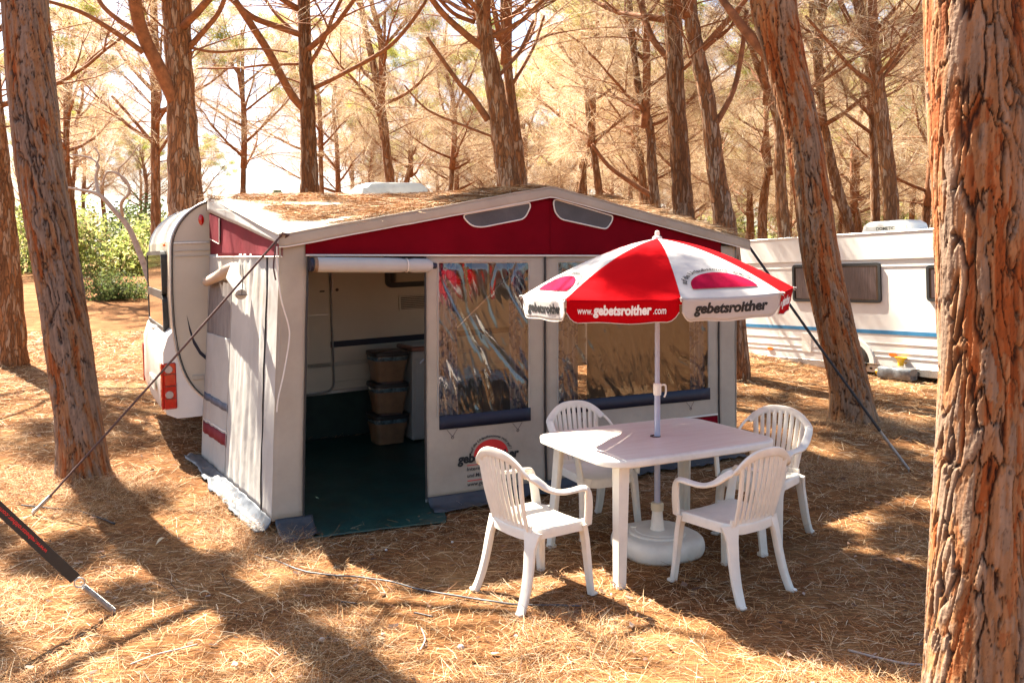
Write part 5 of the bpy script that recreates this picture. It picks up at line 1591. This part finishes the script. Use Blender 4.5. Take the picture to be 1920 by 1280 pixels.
MB().prism(arin, lambda x, z, t: (x, t, z), -.012, -.009).build('arch_recess', M_black, C2)
gw = -.06
wh = MB().tube([Vector((wx_, y, gw + .31)) for y in (-.045, -.03, .12, .14)], [.27, .31, .31, .27], 24).build('wheel', mat('dusty_tyre', (.05, .042, .035), .9, .3), C2, True)
o = MB().lathe([(.001, 0), (.19, .0), (.20, .012), (.08, .02), (.001, .03)], n=20).build('rim', M_metal, wh, True)
o.rotation_euler = (PI / 2, 0, 0); o.location = (wx_, -.045, gw + .31)
for X_, Y_ in ((1445, 653), (1675, 665)):
    p = q2(X_, Y_)
    MB().prism([(p[0] + .07 * math.cos(a), p[1] + .028 * math.sin(a)) for a in np.linspace(0, 6.28, 13)[:-1]], lambda x, z, t: (x, t, z), -.018, .001).build('side_marker', M_orange, C2)
hx0, hz1 = q2(1504, 624); hx1, hz0 = q2(1522, 660)
MB().prism(rrect(hx1 - hx0, hz1 - hz0, .02, 2, (hx0 + hx1) / 2, (hz0 + hz1) / 2), lambda x, z, t: (x, t, z), -.014, .001).build('service_hatch', M_white, C2)
rz1 = bz - .005; rz0 = bz - .13
MB().box(((x0 + xe) / 2 + .5, .02, (rz0 + rz1) / 2), (xe - x0 - 1.6, .04, rz1 - rz0), ch=.006).build('chassis_rail', M_metal, C2)
for X_ in (1633, 1652, 1700, 1718):
    xx_ = q2(X_, 683)[0]
    MB().prism(rrect(.10 if X_ > 1640 else .05, .035, .015, 3, xx_, (rz0 + rz1) / 2), lambda x, z, t: (x, t, z), -.004, .0).build('rail_slot', M_black, C2)
MB().box(((x0 + xe) / 2, 1.1, bz - .05), (xe - x0 - 1, 2.0, .06)).build('floor_underside', M_black, C2)
ya = .75
xa = inter(M2, 1, ya, 1622, 420).x; xb = inter(M2, 1, ya, 1722, 425).x; zt2 = inter(M2, 1, ya, 1670, 415).z
ru = roof_unit(C2, (xa + xb) / 2, ya + .1, tz, xb - xa, .5, max(.1, zt2 - tz), M_w2, 'roof_air_unit')
MB().box(((xa + xb) / 2, ya - .142, tz + .10), (.75, .02, .10), ch=.004).build('unit_front', M_white, ru)
tv, tf = text2d('DOMETIC', width=.34, height=.075, bold=.02)
MB().add([((xa + xb) / 2 - .17 + x, ya - .1545, tz + .075 + y) for x, y in tv], tf).build('lettering', M_ink, ru)
# canister under it
g = at(1682, 722, 12.9); g.z = gz(g.x, g.y)
jc = empty('water_canister', g, math.radians(-52), 'clear grey water canister with yellow cap lying beside the white caravan', 'canister')
m = MB(); ring_loft(m, [[(x, a * k, b * k + .11) for a, b in rrect(.26, .20, .05, 3)] for x, k in ((-.26, .86), (-.24, .97), (-.05, 1.0), (-.03, .96), (.03, .96), (.05, 1.0), (.24, .97), (.26, .86))]); m.build('body', M_jug, jc, True)
MB().tube([Vector((-.26, 0, .10)), Vector((-.33, 0, .10))], [.05, .045], 14).build('cap', M_yellow, jc, True)
fg = at(1689, 706, 13.0); fg.z = g.z + .21
fu = empty('funnel', fg, 0, 'yellow funnel cup standing on the grey water canister', 'funnel')
MB().lathe([(.045, 0), (.045, .03), (.05, .08), (.085, .125), (.09, .135), (.075, .13), (.03, .05)], n=18).build('bowl', M_yellow, fu, True)
MB().tube([Vector((.08, 0, .11)), Vector((.12, 0, .10)), Vector((.11, 0, .05)), Vector((.055, 0, .04))], .008, 6).build('handle', M_yellow, fu, True)

# ------------------------------------------------------------------ table
TC = Vector((.975, 5.62, 0)); TC.z = gz(TC.x, TC.y)
TB = empty('garden_table', TC, RZ, 'white plastic garden table with pinkish wood-print top, the parasol pole through its middle', 'table')
TH = .765
TB.scale = (1.05, 1.02, 1); TB.location.x -= .012
def topline(k):
    out = []
    for a, b in rrect(1.30 * k + (k - 1) * 0, .92 * k, .13, 5):
        bx = 1 + .022 * (1 - (abs(b) / .46) ** 2) if abs(a) > .6 else 1
        by = 1 + .030 * (1 - (abs(a) / .65) ** 2) if abs(b) > .40 else 1
        out.append((a * bx, b * by))
    return out
def dense(pl, n=4):
    o = []
    for i in range(len(pl)):
        a, b = pl[i], pl[(i + 1) % len(pl)]
        L = math.hypot(b[0] - a[0], b[1] - a[1]); kk = max(1, int(L / .08))
        for j in range(kk): o.append((a[0] + (b[0] - a[0]) * j / kk, a[1] + (b[1] - a[1]) * j / kk))
    return o
base_ = dense(rrect(1.30, .92, .14, 5))
def bow(p, k=1.0, d=0):
    a, b = p
    sx = 1 + .020 * (1 - min(1, abs(b) / .46) ** 2); sy = 1 + .030 * (1 - min(1, abs(a) / .65) ** 2)
    L = math.hypot(a, b)
    return (a * sx * k, b * sy * k)
m = MB()
rings = []
for z, ins in ((TH - .045, .012), (TH - .040, .002), (TH - .012, 0), (TH - .003, .004), (TH, .014), (TH, .03)):
    rings.append([(x * (1 - ins / .65), y * (1 - ins / .46), z) for x, y in (bow(p) for p in base_)])
n = len(rings[0]); vs = [p for r in rings for p in r]; f = []
for i in range(len(rings) - 1):
    for k in range(n): f.append((i * n + k, i * n + (k + 1) % n, (i + 1) * n + (k + 1) % n, (i + 1) * n + k))
f.append(tuple(range(n - 1, -1, -1))); m.add(vs, f)
m.build('rim', M_white, TB, True, angle=math.radians(50))
inner = [(x * (1 - .03 / .65), y * (1 - .03 / .46)) for x, y in (bow(p) for p in base_)]
MB().prism(inner, lambda a, b, t: (a, b, t), TH - .012, TH + .0015).build('tabletop', M_table, TB)
MB().ringstrip([(.034 * math.cos(a), .034 * math.sin(a)) for a in np.linspace(0, 6.28, 17)[:-1]], [(.023 * math.cos(a), .023 * math.sin(a)) for a in np.linspace(0, 6.28, 17)[:-1]],
               lambda a, b, t: (a, b, t), TH + .001, TH + .007).build('pole_collar', M_brown, TB)
for sx in (-1, 1):
    for sy in (-1, 1):
        m = MB()
        tx, ty = sx * .50, sy * .335; bx, by = sx * .545, sy * .385
        rg = []
        for k in range(6):
            t = k / 5; cx = tx + (bx - tx) * t; cy = ty + (by - ty) * t; w = .036 - .009 * t; zz_ = TH - .042 - (TH - .042) * t
            # L-shaped section opening inwards
            th_ = .016
            L = [(w, w), (-w, w), (-w, w - th_), (w - th_ * 1.6, w - th_ * 1.2), (w - th_, -w), (w, -w)]
            pl = [(cx + sx * a, cy + sy * b, zz_) for a, b in L]
            if sx * sy < 0: pl = pl[::-1]
            rg.append(pl)
        ring_loft(m, rg[::-1]); 
        rg2 = rrect(.056, .056, .012, 2, bx + sx * .004, by + sy * .004)
        m.prism(rg2, lambda a, b, t: (a, b, t), -.004, .016)
        m.build('leg', M_white, TB)
m = MB()
for sy in (-1, 1): m.box((0, sy * .34, TH - .06), (.95, .02, .045))
for sx in (-1, 1): m.box((sx * .50, 0, TH - .06), (.02, .62, .045))
m.build('apron', M_white, TB)

# ------------------------------------------------------------------ chairs
def back_y(x, z): return -.185 - .23 * max(0, z - .42) + .42 * x * x
def make_chair():
    r = empty('garden_chair', (0, 0, 0))
    # seat: dished shell with a rolled rim
    def ss(a, k):
        c, s = math.cos(a), math.sin(a); e = .42
        x = math.copysign(abs(c) ** e, c); y = math.copysign(abs(s) ** e, s)
        wx = .228 + .018 * y
        return x * wx * k, .02 + y * .215 * k
    m = MB(); rings = []; n = 44
    for k, z in ((.0, .417), (.3, .417), (.55, .418), (.78, .422), (.90, .427), (.97, .430), (1.0, .427), (1.012, .418), (1.018, .395), (1.018, .372), (1.0, .372), (.992, .395), (.985, .412)):
        rg = []
        for i in range(n):
            a = 2 * PI * i / n; x, y = ss(a, k)
            zz_ = z - .018 * max(0, (y - .12) / .1) ** 2 * (1 if k > .5 else 0) + .012 * (abs(x) / .22) ** 2
            rg.append((x, y, zz_))
        rings.append(rg)
    vs = [p for q in rings for p in q]; f = []
    for i in range(len(rings) - 1):
        for k in range(n): f.append((i * n + k, i * n + (k + 1) % n, (i + 1) * n + (k + 1) % n, (i + 1) * n + k))
    m.add(vs, f); m.build('seat', M_white, r, True, angle=math.radians(60))
    # under-seat closing and skirt handled by the shell; legs
    for sx in (-1, 1):
        p = catmull([(sx * .205, .200, .420), (sx * .216, .213, .33), (sx * .226, .222, .20), (sx * .232, .230, .10), (sx * .240, .240, .0)], 4)
        w = np.interp(np.linspace(0, 1, len(p)), [0, .2, .45, 1], [.125, .080, .064, .050]); t = np.interp(np.linspace(0, 1, len(p)), [0, 1], [.032, .026])
        m = MB().sweep(p, list(w), list(t), [Vector((sx * .55, .83, 0))] * len(p), .5)
        m2 = m.sweep([q + Vector((-sx * .002, -.010, 0)) for q in p], list(w * .42), list(t * 1.6), [Vector((sx * 1.0, .1, 0))] * len(p), .5)
        m.box((sx * .242, .244, .008), (.046, .042, .018), ch=.005)
        m.build('leg', M_white, r, True, angle=math.radians(40))
        p = catmull([(sx * .188, -.160, .425), (sx * .194, -.185, .34), (sx * .205, -.205, .22), (sx * .213, -.235, .10), (sx * .222, -.275, .0)], 4)
        w = np.interp(np.linspace(0, 1, len(p)), [0, .25, 1], [.115, .070, .050])
        m = MB().sweep(p, list(w), [.028] * len(p), [Vector((sx * .35, -1, 0))] * len(p), .5)
        m.sweep([q + Vector((-sx * .002, .010, 0)) for q in p], list(w * .4), [.045] * len(p), [Vector((sx * 1, 0, 0))] * len(p), .5)
        m.box((sx * .224, -.280, .008), (.044, .042, .018), ch=.005)
        m.build('leg', M_white, r, True, angle=math.radians(40))
    # arms flowing up into the top rail, one continuous band
    def tz(x): return .862 - .105 * (abs(x) / .235) ** 2.8
    half = [((.238, .205, .41), (1, .15, 0)), ((.252, .200, .50), (1, .1, 0)), ((.262, .190, .575), (1, .05, .1)), ((.268, .172, .622), (.7, .0, .7)), ((.270, .135, .640), (.2, .0, 1)),
            ((.273, .05, .640), (.1, 0, 1)), ((.272, -.03, .644), (.15, .0, 1)), ((.266, -.10, .668), (.4, .1, .9)), ((.260, -.150, .700), (.75, .25, .6)), ((.247, -.205, .742), (.75, .6, .35))]
    top = []
    for x in (.228, .195, .15, .095, .04):
        z = tz(x); top.append(((x, back_y(x, z) + .003, z - .012), (x * 1.6, 1, .12)))
    full = [h for h in half] + top
    allp = [Vector(p) for p, _ in full] + [Vector((-p[0], p[1], p[2])) for p, _ in full[::-1]]
    alln = [Vector(u) for _, u in full] + [Vector((-u[0], u[1], u[2])) for _, u in full[::-1]]
    # flip so the normals turn steadily: outward on the arms, then forward-facing on the back = same sense as inward
    nrm_ = []
    for p, u in zip(allp, alln): nrm_.append(u.normalized())
    for i, (p, u) in enumerate(zip(allp, nrm_)):
        pass
    P = catmull(allp, 4)
    idx = np.linspace(0, len(allp) - 1, len(P))
    Nn = []
    for q in idx:
        a = int(min(q, len(allp) - 2)); t = q - a
        na, nb = nrm_[a], nrm_[a + 1]
        if na.dot(nb) < 0: nb = -nb
        Nn.append((na * (1 - t) + nb * t).normalized())
    for i in range(1, len(Nn)):
        if Nn[i].dot(Nn[i - 1]) < 0: Nn[i] = -Nn[i]
    wv = np.interp(np.linspace(0, 1, len(P)), [0, .10, .18, .30, .40, .5, .60, .70, .82, .90, 1], [.062, .05, .052, .056, .05, .056, .05, .056, .052, .05, .062])
    m = MB().sweep(P, list(wv), [.018] * len(P), Nn, .7)
    m.build('arm_and_top_rail', M_white, r, True, angle=math.radians(50))
    # slats
    xs = [-.168, -.125, -.083, -.0415, 0, .0415, .083, .125, .168]
    for i, x in enumerate(xs):
        zt = tz(x * 1.12) - .02; pts = []; 
        for k in range(7):
            t = k / 6; z = .415 + (zt - .415) * t; xx_ = x * (.90 + .22 * t)
            pts.append(Vector((xx_, back_y(xx_, z) + .004 - .012 * math.sin(PI * t), z)))
        edge = i in (0, 8)
        MB().sweep(pts, [.030 if not edge else .040] * 7, [.010 if not edge else .016] * 7, [Vector((x * 1.4, 1, .22))] * 7, .6).build('slat', M_white, r, True, angle=math.radians(50))
    # lower back rail
    pts = [Vector((x, back_y(x, .44) + .004, .425 + .01 * (abs(x) / .19))) for x in np.linspace(-.19, .19, 11)]
    MB().sweep(pts, [.058] * 11, [.016] * 11, [Vector((p.x * 1.4, 1, .1)) for p in pts], .6).build('back_rail', M_white, r, True, angle=math.radians(50))
    return r
ch0 = make_chair()
chairs = [
    # front mid, rear mid (from their feet on the ground), label
    ((.304 + .01, 5.07), (-.047, 4.80), 'white plastic armchair at the front left corner of the table, seat sunlit'),
    ((1.17, 5.24), (1.45, 4.84), 'white plastic armchair with its slatted back to the viewer, right front of table'),
    ((.70, 5.92), (.49, 6.32), 'white plastic armchair behind the table in front of the awning wall'),
    ((1.63, 5.80), (1.94, 6.12), 'white plastic armchair at the far right end of the table, back sunlit')]
for i, (fm, rm, lb) in enumerate(chairs):
    o = ch0 if i == 0 else copy_tree(ch0)
    f_ = Vector((fm[0], fm[1], 0)); r_ = Vector((rm[0], rm[1], 0)); d = (f_ - r_).normalized()
    c = (f_ + r_) / 2
    o.rotation_euler = (0, 0, math.atan2(-d.x, d.y))
    o.location = (c.x, c.y, gz(c.x, c.y) + .004)
    tag(o, lb, 'chair', 'white plastic armchairs around the garden table')

# ------------------------------------------------------------------ parasol
UC = Vector((.975, 5.62, 0)); UC.z = gz(UC.x, UC.y)
UM = empty('parasol', UC, 0, 'red and white advertising parasol with black lettering standing through the garden table', 'parasol')
AP = 2.045 - UC.z; RIM = 1.69 - UC.z; UR = .905
def rib_pt(phi, q):
    z = AP - (AP - RIM) * (.30 * q + .70 * q ** 1.75)
    x, y = UR * q * math.cos(phi), UR * q * math.sin(phi)
    return Vector((x, y, z + .030 * x / UR))
PH = [math.radians(-181.5 + 45 * k) for k in range(9)]
def gore(k, w, q, lift=0):
    a = rib_pt(PH[k], q); b = rib_pt(PH[k + 1], q); p = a.lerp(b, w)
    s_ = math.sin(PI * w)
    p.z += .012 * s_ * q * (1 - q) * 4 - .010 * s_ * q ** 6
    mid = (PH[k] + PH[k + 1]) / 2
    p += Vector((math.cos(mid), math.sin(mid), 0)) * (.012 * s_ * math.sin(PI * q) - .014 * s_ * q ** 5)
    p.z += .004 * fn1(p.x * 8, p.y * 8, 201 + k) * q
    if lift: p += Vector((math.cos(mid) * .35, math.sin(mid) * .35, .93)) * lift
    return p
VH = .135
def val(k, w, h, lift=0):
    top = gore(k, w, 1.0)
    mid = (PH[k] + PH[k + 1]) / 2; n_ = Vector((math.cos(mid), math.sin(mid), 0))
    wave = .010 * math.sin(w * 7 + k * 1.3) + .006 * math.sin(w * 15 + k)
    return top + Vector((0, 0, -h)) + n_ * (h / VH * (wave - .012) + .002 + lift)
for k in range(8):
    mt = M_uwhite if k % 2 == 0 else M_ured
    cpn = MB().grid(lambda u, v: gore(k, u, .02 + .98 * v), 18, 18).build('canopy_panel', mt, UM, True, angle=3)
    def vp(u, v):
        w = .012 + .976 * u
        e = min(u, 1 - u) * .69
        hh = VH * (1 - .42 * max(0, 1 - e / .075) ** 2.2) * (1 + .03 * math.sin(u * 12 + k))
        return val(k, w, hh * v)
    MB().grid(vp, 30, 6).build('valance', mt, UM, True, angle=3, solid=.0015)
    MB().tube([vp(i / 30, 1) for i in range(31)], .003, 4).build('valance_hem', M_uwhite if k % 2 else M_piping, UM, True)
    MB().tube([gore(k, 0, q) + Vector((0, 0, -.010)) for q in np.linspace(.03, 1.015, 14)], .0045, 6).build('rib', M_alu, UM, True)
    MB().tube([Vector((0, 0, RIM - .02)), rib_pt(PH[k], .52) + Vector((0, 0, -.012))], .0045, 6).build('strut', M_alu, UM, True)
    MB().tube([gore(k, 0, 1.0), gore(k, 0, 1.0) + Vector((math.cos(PH[k]), math.sin(PH[k]), -.1)) * .022], [.006, .004], 8).build('rib_tip', M_white, UM, True)
    ch_ = 2 * UR * math.sin(PI / 8)
    if k % 2 == 0:
        tv, tf = text2d('gebetsroither', width=.50, height=.082, bold=.048, shear=.14)
        MB().add([val(k, .5 + (x - .25) / ch_, .088 - y, .0028) for x, y in tv], tf).build('lettering', M_ink, UM)
        # rising sun emblem and the script above it
        def em(a, h):
            q = .925 - h / 1.00
            return gore(k, min(.99, max(.01, .5 + a / (ch_ * q))), q, .006)
        nn = 26; R_ = .225
        arc = [(R_ * math.cos(a), .72 * R_ * math.sin(a)) for a in np.linspace(0, PI, nn)]
        vs = []; f = []
        for i, (a, b) in enumerate(arc):
            for j in range(5): vs.append(em(a, b * j / 4))
        for i in range(nn - 1):
            for j in range(4): f.append((i * 5 + j, i * 5 + j + 1, (i + 1) * 5 + j + 1, (i + 1) * 5 + j))
        MB().add(vs, f).build('sun_emblem', M_upink, UM, True, angle=3)
        tv, tf = arc_text('auf die Urlaubssonne gehe auf !', R_ + .020, .056, math.radians(166), math.radians(14), .74)
        MB().add([em(a, b + .006) for a, b in tv], tf).build('lettering', M_ink, UM)
    else:
        tv, tf = text2d('www.', width=.088, height=.062, bold=.01, shear=.1)
        MB().add([val(k, .5 + (x - .27) / ch_, .085 - y, .0028) for x, y in tv], tf).build('lettering', M_inkw, UM)
        tv, tf = text2d('gebetsroither', width=.355, height=.078, bold=.045, shear=.14)
        MB().add([val(k, .5 + (x - .178) / ch_, .085 - y, .0028) for x, y in tv], tf).build('lettering', M_inkw, UM)
        tv, tf = text2d('.com', width=.078, height=.062, bold=.01, shear=.1)
        MB().add([val(k, .5 + (x + .185) / ch_, .085 - y, .0028) for x, y in tv], tf).build('lettering', M_inkw, UM)
MB().tube([Vector((0, 0, .13)), Vector((0, 0, 1.10))], .020, 16).build('pole', M_pole, UM, True)
MB().tube([Vector((0, 0, 1.06)), Vector((0, 0, AP + .01))], .0165, 16).build('pole', M_pole, UM, True)
MB().lathe([(.001, AP + .055), (.014, AP + .05), (.017, AP + .03), (.015, AP + .02), (.030, AP + .012), (.034, AP - .004), (.02, AP - .02)], n=18).build('finial', M_white, UM, True)
MB().lathe([(.017, 1.04), (.026, 1.045), (.028, 1.075), (.026, 1.12), (.018, 1.125)], n=16).build('clamp', M_white, UM, True)
MB().tube(catmull([(.024, 0, 1.11), (.05, 0, 1.112), (.058, 0, 1.09), (.055, 0, 1.05), (.045, 0, 1.03)], 4), .0065, 8).build('clamp_lever', M_white, UM, True)
MB().lathe([(.017, RIM - .05), (.028, RIM - .045), (.03, RIM - .01), (.018, RIM)], n=14).build('runner', M_white, UM, True)
m = MB(); ring_loft(m, [[(a * k, b * k, z) for a, b in rrect(.56, .56, .20, 6)] for z, k in ((0, .93), (.012, .965), (.04, 1.0), (.075, 1.0), (.105, .965), (.122, .90), (.126, .80))]); UB = m.build('base', M_white, UM, True, angle=math.radians(50)); UB.rotation_euler = (0, 0, RZ)
MB().lathe([(.19, .120), (.19, .130), (.182, .137), (.15, .139), (.145, .143), (.05, .147), (.045, .16), (.034, .27), (.033, .275)], n=32).build('stepped_top', M_white, UB, True, angle=math.radians(35))
MB().lathe([(.034, .27), (.042, .272), (.043, .318), (.036, .325), (.022, .326)], n=10).build('clamp_nut', mat('yellowed_plastic', (.62, .56, .40), .4, .1), UB, True)
MB().tube([Vector((-.10, .13, .13)), Vector((-.10, .13, .148))], .022, 12).build('filler_cap', M_white, UB, True)

# ------------------------------------------------------------------ ropes, pegs, strap
def gp(X, Y):
    """ground point under a photograph position"""
    d = 5.0
    for _ in range(12):
        z = gz((X - 960) / FPX * d, d); d = FPX * (CAMH - z) / (Y - 485)
    return Vector(((X - 960) / FPX * d, d, z))
c0 = MA @ Vector((-.03, -.05, 2.07))
e0 = gp(62, 966)
d0 = at(212, 803, 6.28)
k0 = e0 + (c0 - e0) * .075
gr = empty('guy_rope', e0, 0, 'dark brown guy rope from the left awning corner down past the stout trunk', 'guy rope')
seg = [c0 - e0, (c0 - e0) * .55 + Vector((0, 0, -.012)), k0 - e0]
MB().tube(catmull(seg, 6), .0085, 6).build('rope', M_rope, gr, True)
MB().tube([c0 - e0 + Vector((0, 0, 0)), c0 - e0 + Vector((.02, -.02, .02)), c0 - e0 + Vector((.05, .02, .01)), c0 - e0 + Vector((.01, .03, -.02))], .011, 6).build('knot', M_rope, gr, True)
def spring(a, b, nm, par, r=.014):
    L = (b - a).length; d = (b - a).normalized(); s, n_ = frame_of(d, Vector((0, 0, 1)))
    tn = int(L / .0065); pts = []
    for i in range(tn * 7 + 1):
        t = i / (tn * 7); an = 2 * PI * i / 7
        pts.append(a + d * L * t + (s * math.cos(an) + n_ * math.sin(an)) * r)
    MB().tube(pts, .0029, 4).build(nm, M_metal, par, True, angle=3)
    MB().tube([a, b], r * .72, 8).build('spring_core', M_metal, par, True)
spring(k0 - e0, Vector((0, 0, .02)), 'tension_spring', gr, .013)
MB().tube([Vector((.0, .0, .05)), Vector((-.01, .0, -.1))], .007, 8).build('peg', M_metal, gr, True)

# printed storm strap at the lower left
e1 = gp(214, 1150)
ring = at(143, 1086, 4.52); far = at(-420, 565, 4.0)
ss_ = empty('storm_strap', e1, 0, 'black storm strap with red lettering, ring and coil spring at the lower left corner', 'storm strap')
a = far - e1; b = ring - e1
d = (b - a).normalized()
up = Vector((-.15, -.9, .6)); up = (up - d * up.dot(d)).normalized()
MB().sweep([a, a.lerp(b, .25), a.lerp(b, .5), a.lerp(b, .75), b - d * .005], .058, .003, up, .3).build('webbing', M_black, ss_)
s_, n_ = frame_of(d, up)
tot = (b - a).length
for L0, txt, wd_ in ((.52, 'www.gebetsroither.com', .34), (1.02, 'www.gebetsroither.com', .34)):
    tv, tf = text2d(txt, width=wd_, height=.030, bold=.02)
    o_ = b - d * (L0 - .30)
    # reads towards the top end of the strap, upside down as in the place
    for sgn in (1,):
        vs = [o_ - d * x + s_ * (y - .010) * -1 + n_ * .0028 for x, y in tv]
        MB().add(vs, tf).build('lettering', M_inkr, ss_)
MB().tube([b + d * .024 + (d * math.cos(t) + s_ * math.sin(t)) * .026 for t in np.linspace(0, 6.28, 17)[:-1]], .0045, 6, closed=True).build('ring', M_metal, ss_, True)
spring(b + d * .055, Vector((0, 0, .015)), 'coil_spring', ss_, .014)
MB().tube([Vector((0, 0, .03)), Vector((.02, 0, -.1))], .006, 8).build('peg', M_metal, ss_, True)

# right guy rope
c1 = MA @ Vector((4.42, -.03, 2.03)); e2 = gp(1704, 884)
g2 = empty('guy_rope', e2, 0, 'black guy rope from the right awning corner crossing the leaning trunk to a peg', 'guy rope')
kk = e2 + (c1 - e2) * .17
MB().tube([c1 - e2, (c1 - e2) * .6 + Vector((0, 0, -.01)), kk - e2], .013, 6).build('rope', M_ropeb, g2, True)
spring(kk - e2, Vector((0, 0, .02)), 'tension_spring', g2, .012)
MB().tube([Vector((0, 0, .03)), Vector((.0, .02, -.1))], .006, 8).build('peg', M_metal, g2, True)

# cords and sticks on the ground
def ground_line(pts, r, mt, nm, label, cat, n=8, hov=.010, grp=None):
    P = [gp(*q) for q in pts]; C = catmull(P, n)
    for c in C: c.z = gz(c.x, c.y) + hov + .006 * fn1(c.x * 9, c.y * 9, 77)
    o = C[0].copy()
    ob = MB().tube([c - o for c in C], r, 6).build(nm, mt, None, True, angle=3)
    ob.location = o; tag(ob, label, cat, grp)
    return ob
ground_line([(478, 1043), (520, 1056), (560, 1072), (600, 1080), (680, 1087), (740, 1096), (790, 1110), (860, 1122), (950, 1136), (1040, 1139), (1090, 1141)], .0055,
            mat('grey_cable', (.09, .085, .09), .5, .4, 30), 'cable', 'thin dark cable lying across the needles in front of the awning doorway', 'cable', hov=.016)
ground_line([(40, 950), (90, 955), (150, 962), (215, 985)], .007, M_ropeb, 'cable', 'short black cord end on the needles at the foot of the stout trunk', 'cable', hov=.014)
ground_line([(1590, 1222), (1640, 1235), (1690, 1246), (1730, 1250)], .006, M_greywood, 'stick', 'thin dry stick on the ground left of the massive trunk base', 'stick')
ground_line([(245, 1252), (300, 1232), (370, 1215)], .004, M_greywood, 'stick', 'pale straight twig on the needles near the bottom left', 'stick', hov=.02)
ground_line([(640, 1134), (668, 1137)], .005, M_brown, 'stick', 'short dark twig below the cable, left of the chairs', 'stick', hov=.02)
ground_line([(776, 1155), (812, 1162)], .005, M_brown, 'stick', 'dark twig lying level below the middle of the cable', 'stick', hov=.02)
ground_line([(790, 1185), (797, 1205), (788, 1225)], .004, M_greywood, 'stick', 'curved bent twig in the front needles', 'stick', hov=.02)
for (X, Y, r, lb) in ((718, 1193, .012, 'small white pebble left of the curved twig'), (864, 1217, .018, 'grey stone in the front needles below the chair'), (968, 1197, .014, 'pale pebble under the left chair shadow'),
                      (604, 1203, .018, 'brown-grey stone in the shade at the lower left middle'), (535, 1229, .009, 'tiny white pebble at the lower left middle'), (848, 1019, .010, 'tiny white pebble on bare brown litter beside the awning mudflap'),
                      (724, 1034, .010, 'small pebble in the shade before the groundsheet')):
    p = gp(X, Y); m = MB()
    m.lathe([(.001, -.6 * r), (.8 * r, -.4 * r), (r, 0), (.75 * r, .55 * r), (.001, .75 * r)], n=9, sy=.75)
    o = m.build('pebble', mat('pale_stone', (.55, .50, .46), .8, .2, 60), None, True, angle=3); o.location = p + Vector((0, 0, .012)); tag(o, lb, 'pebble')
def leafy(X, Y, L, rz, lb):
    p = gp(X, Y); m = MB()
    m.grid(lambda u, v: ((u - .5) * L, (v - .5) * L * .3 * math.sin(PI * min(1, max(.02, u))), .018 * L / .06 * math.sin(u * 3) + .006 * abs(v - .5)), 8, 4)
    o = m.build('dead_leaf', mat('dry_leaf', (.48, .36, .22), .8, .2, 20), None, True, angle=3, solid=.0015); o.location = p + Vector((0, 0, .016)); o.rotation_euler = (0, 0, rz); tag(o, lb, 'leaf')
leafy(133, 1003, .085, .5, 'curled tan leaf on the ground right of the dark cord end'); leafy(304, 1022, .11, 1.1, 'tan leaf standing in the long trunk shadow'); leafy(383, 1120, .07, .2, 'pale leaf in the needles above the long twig')
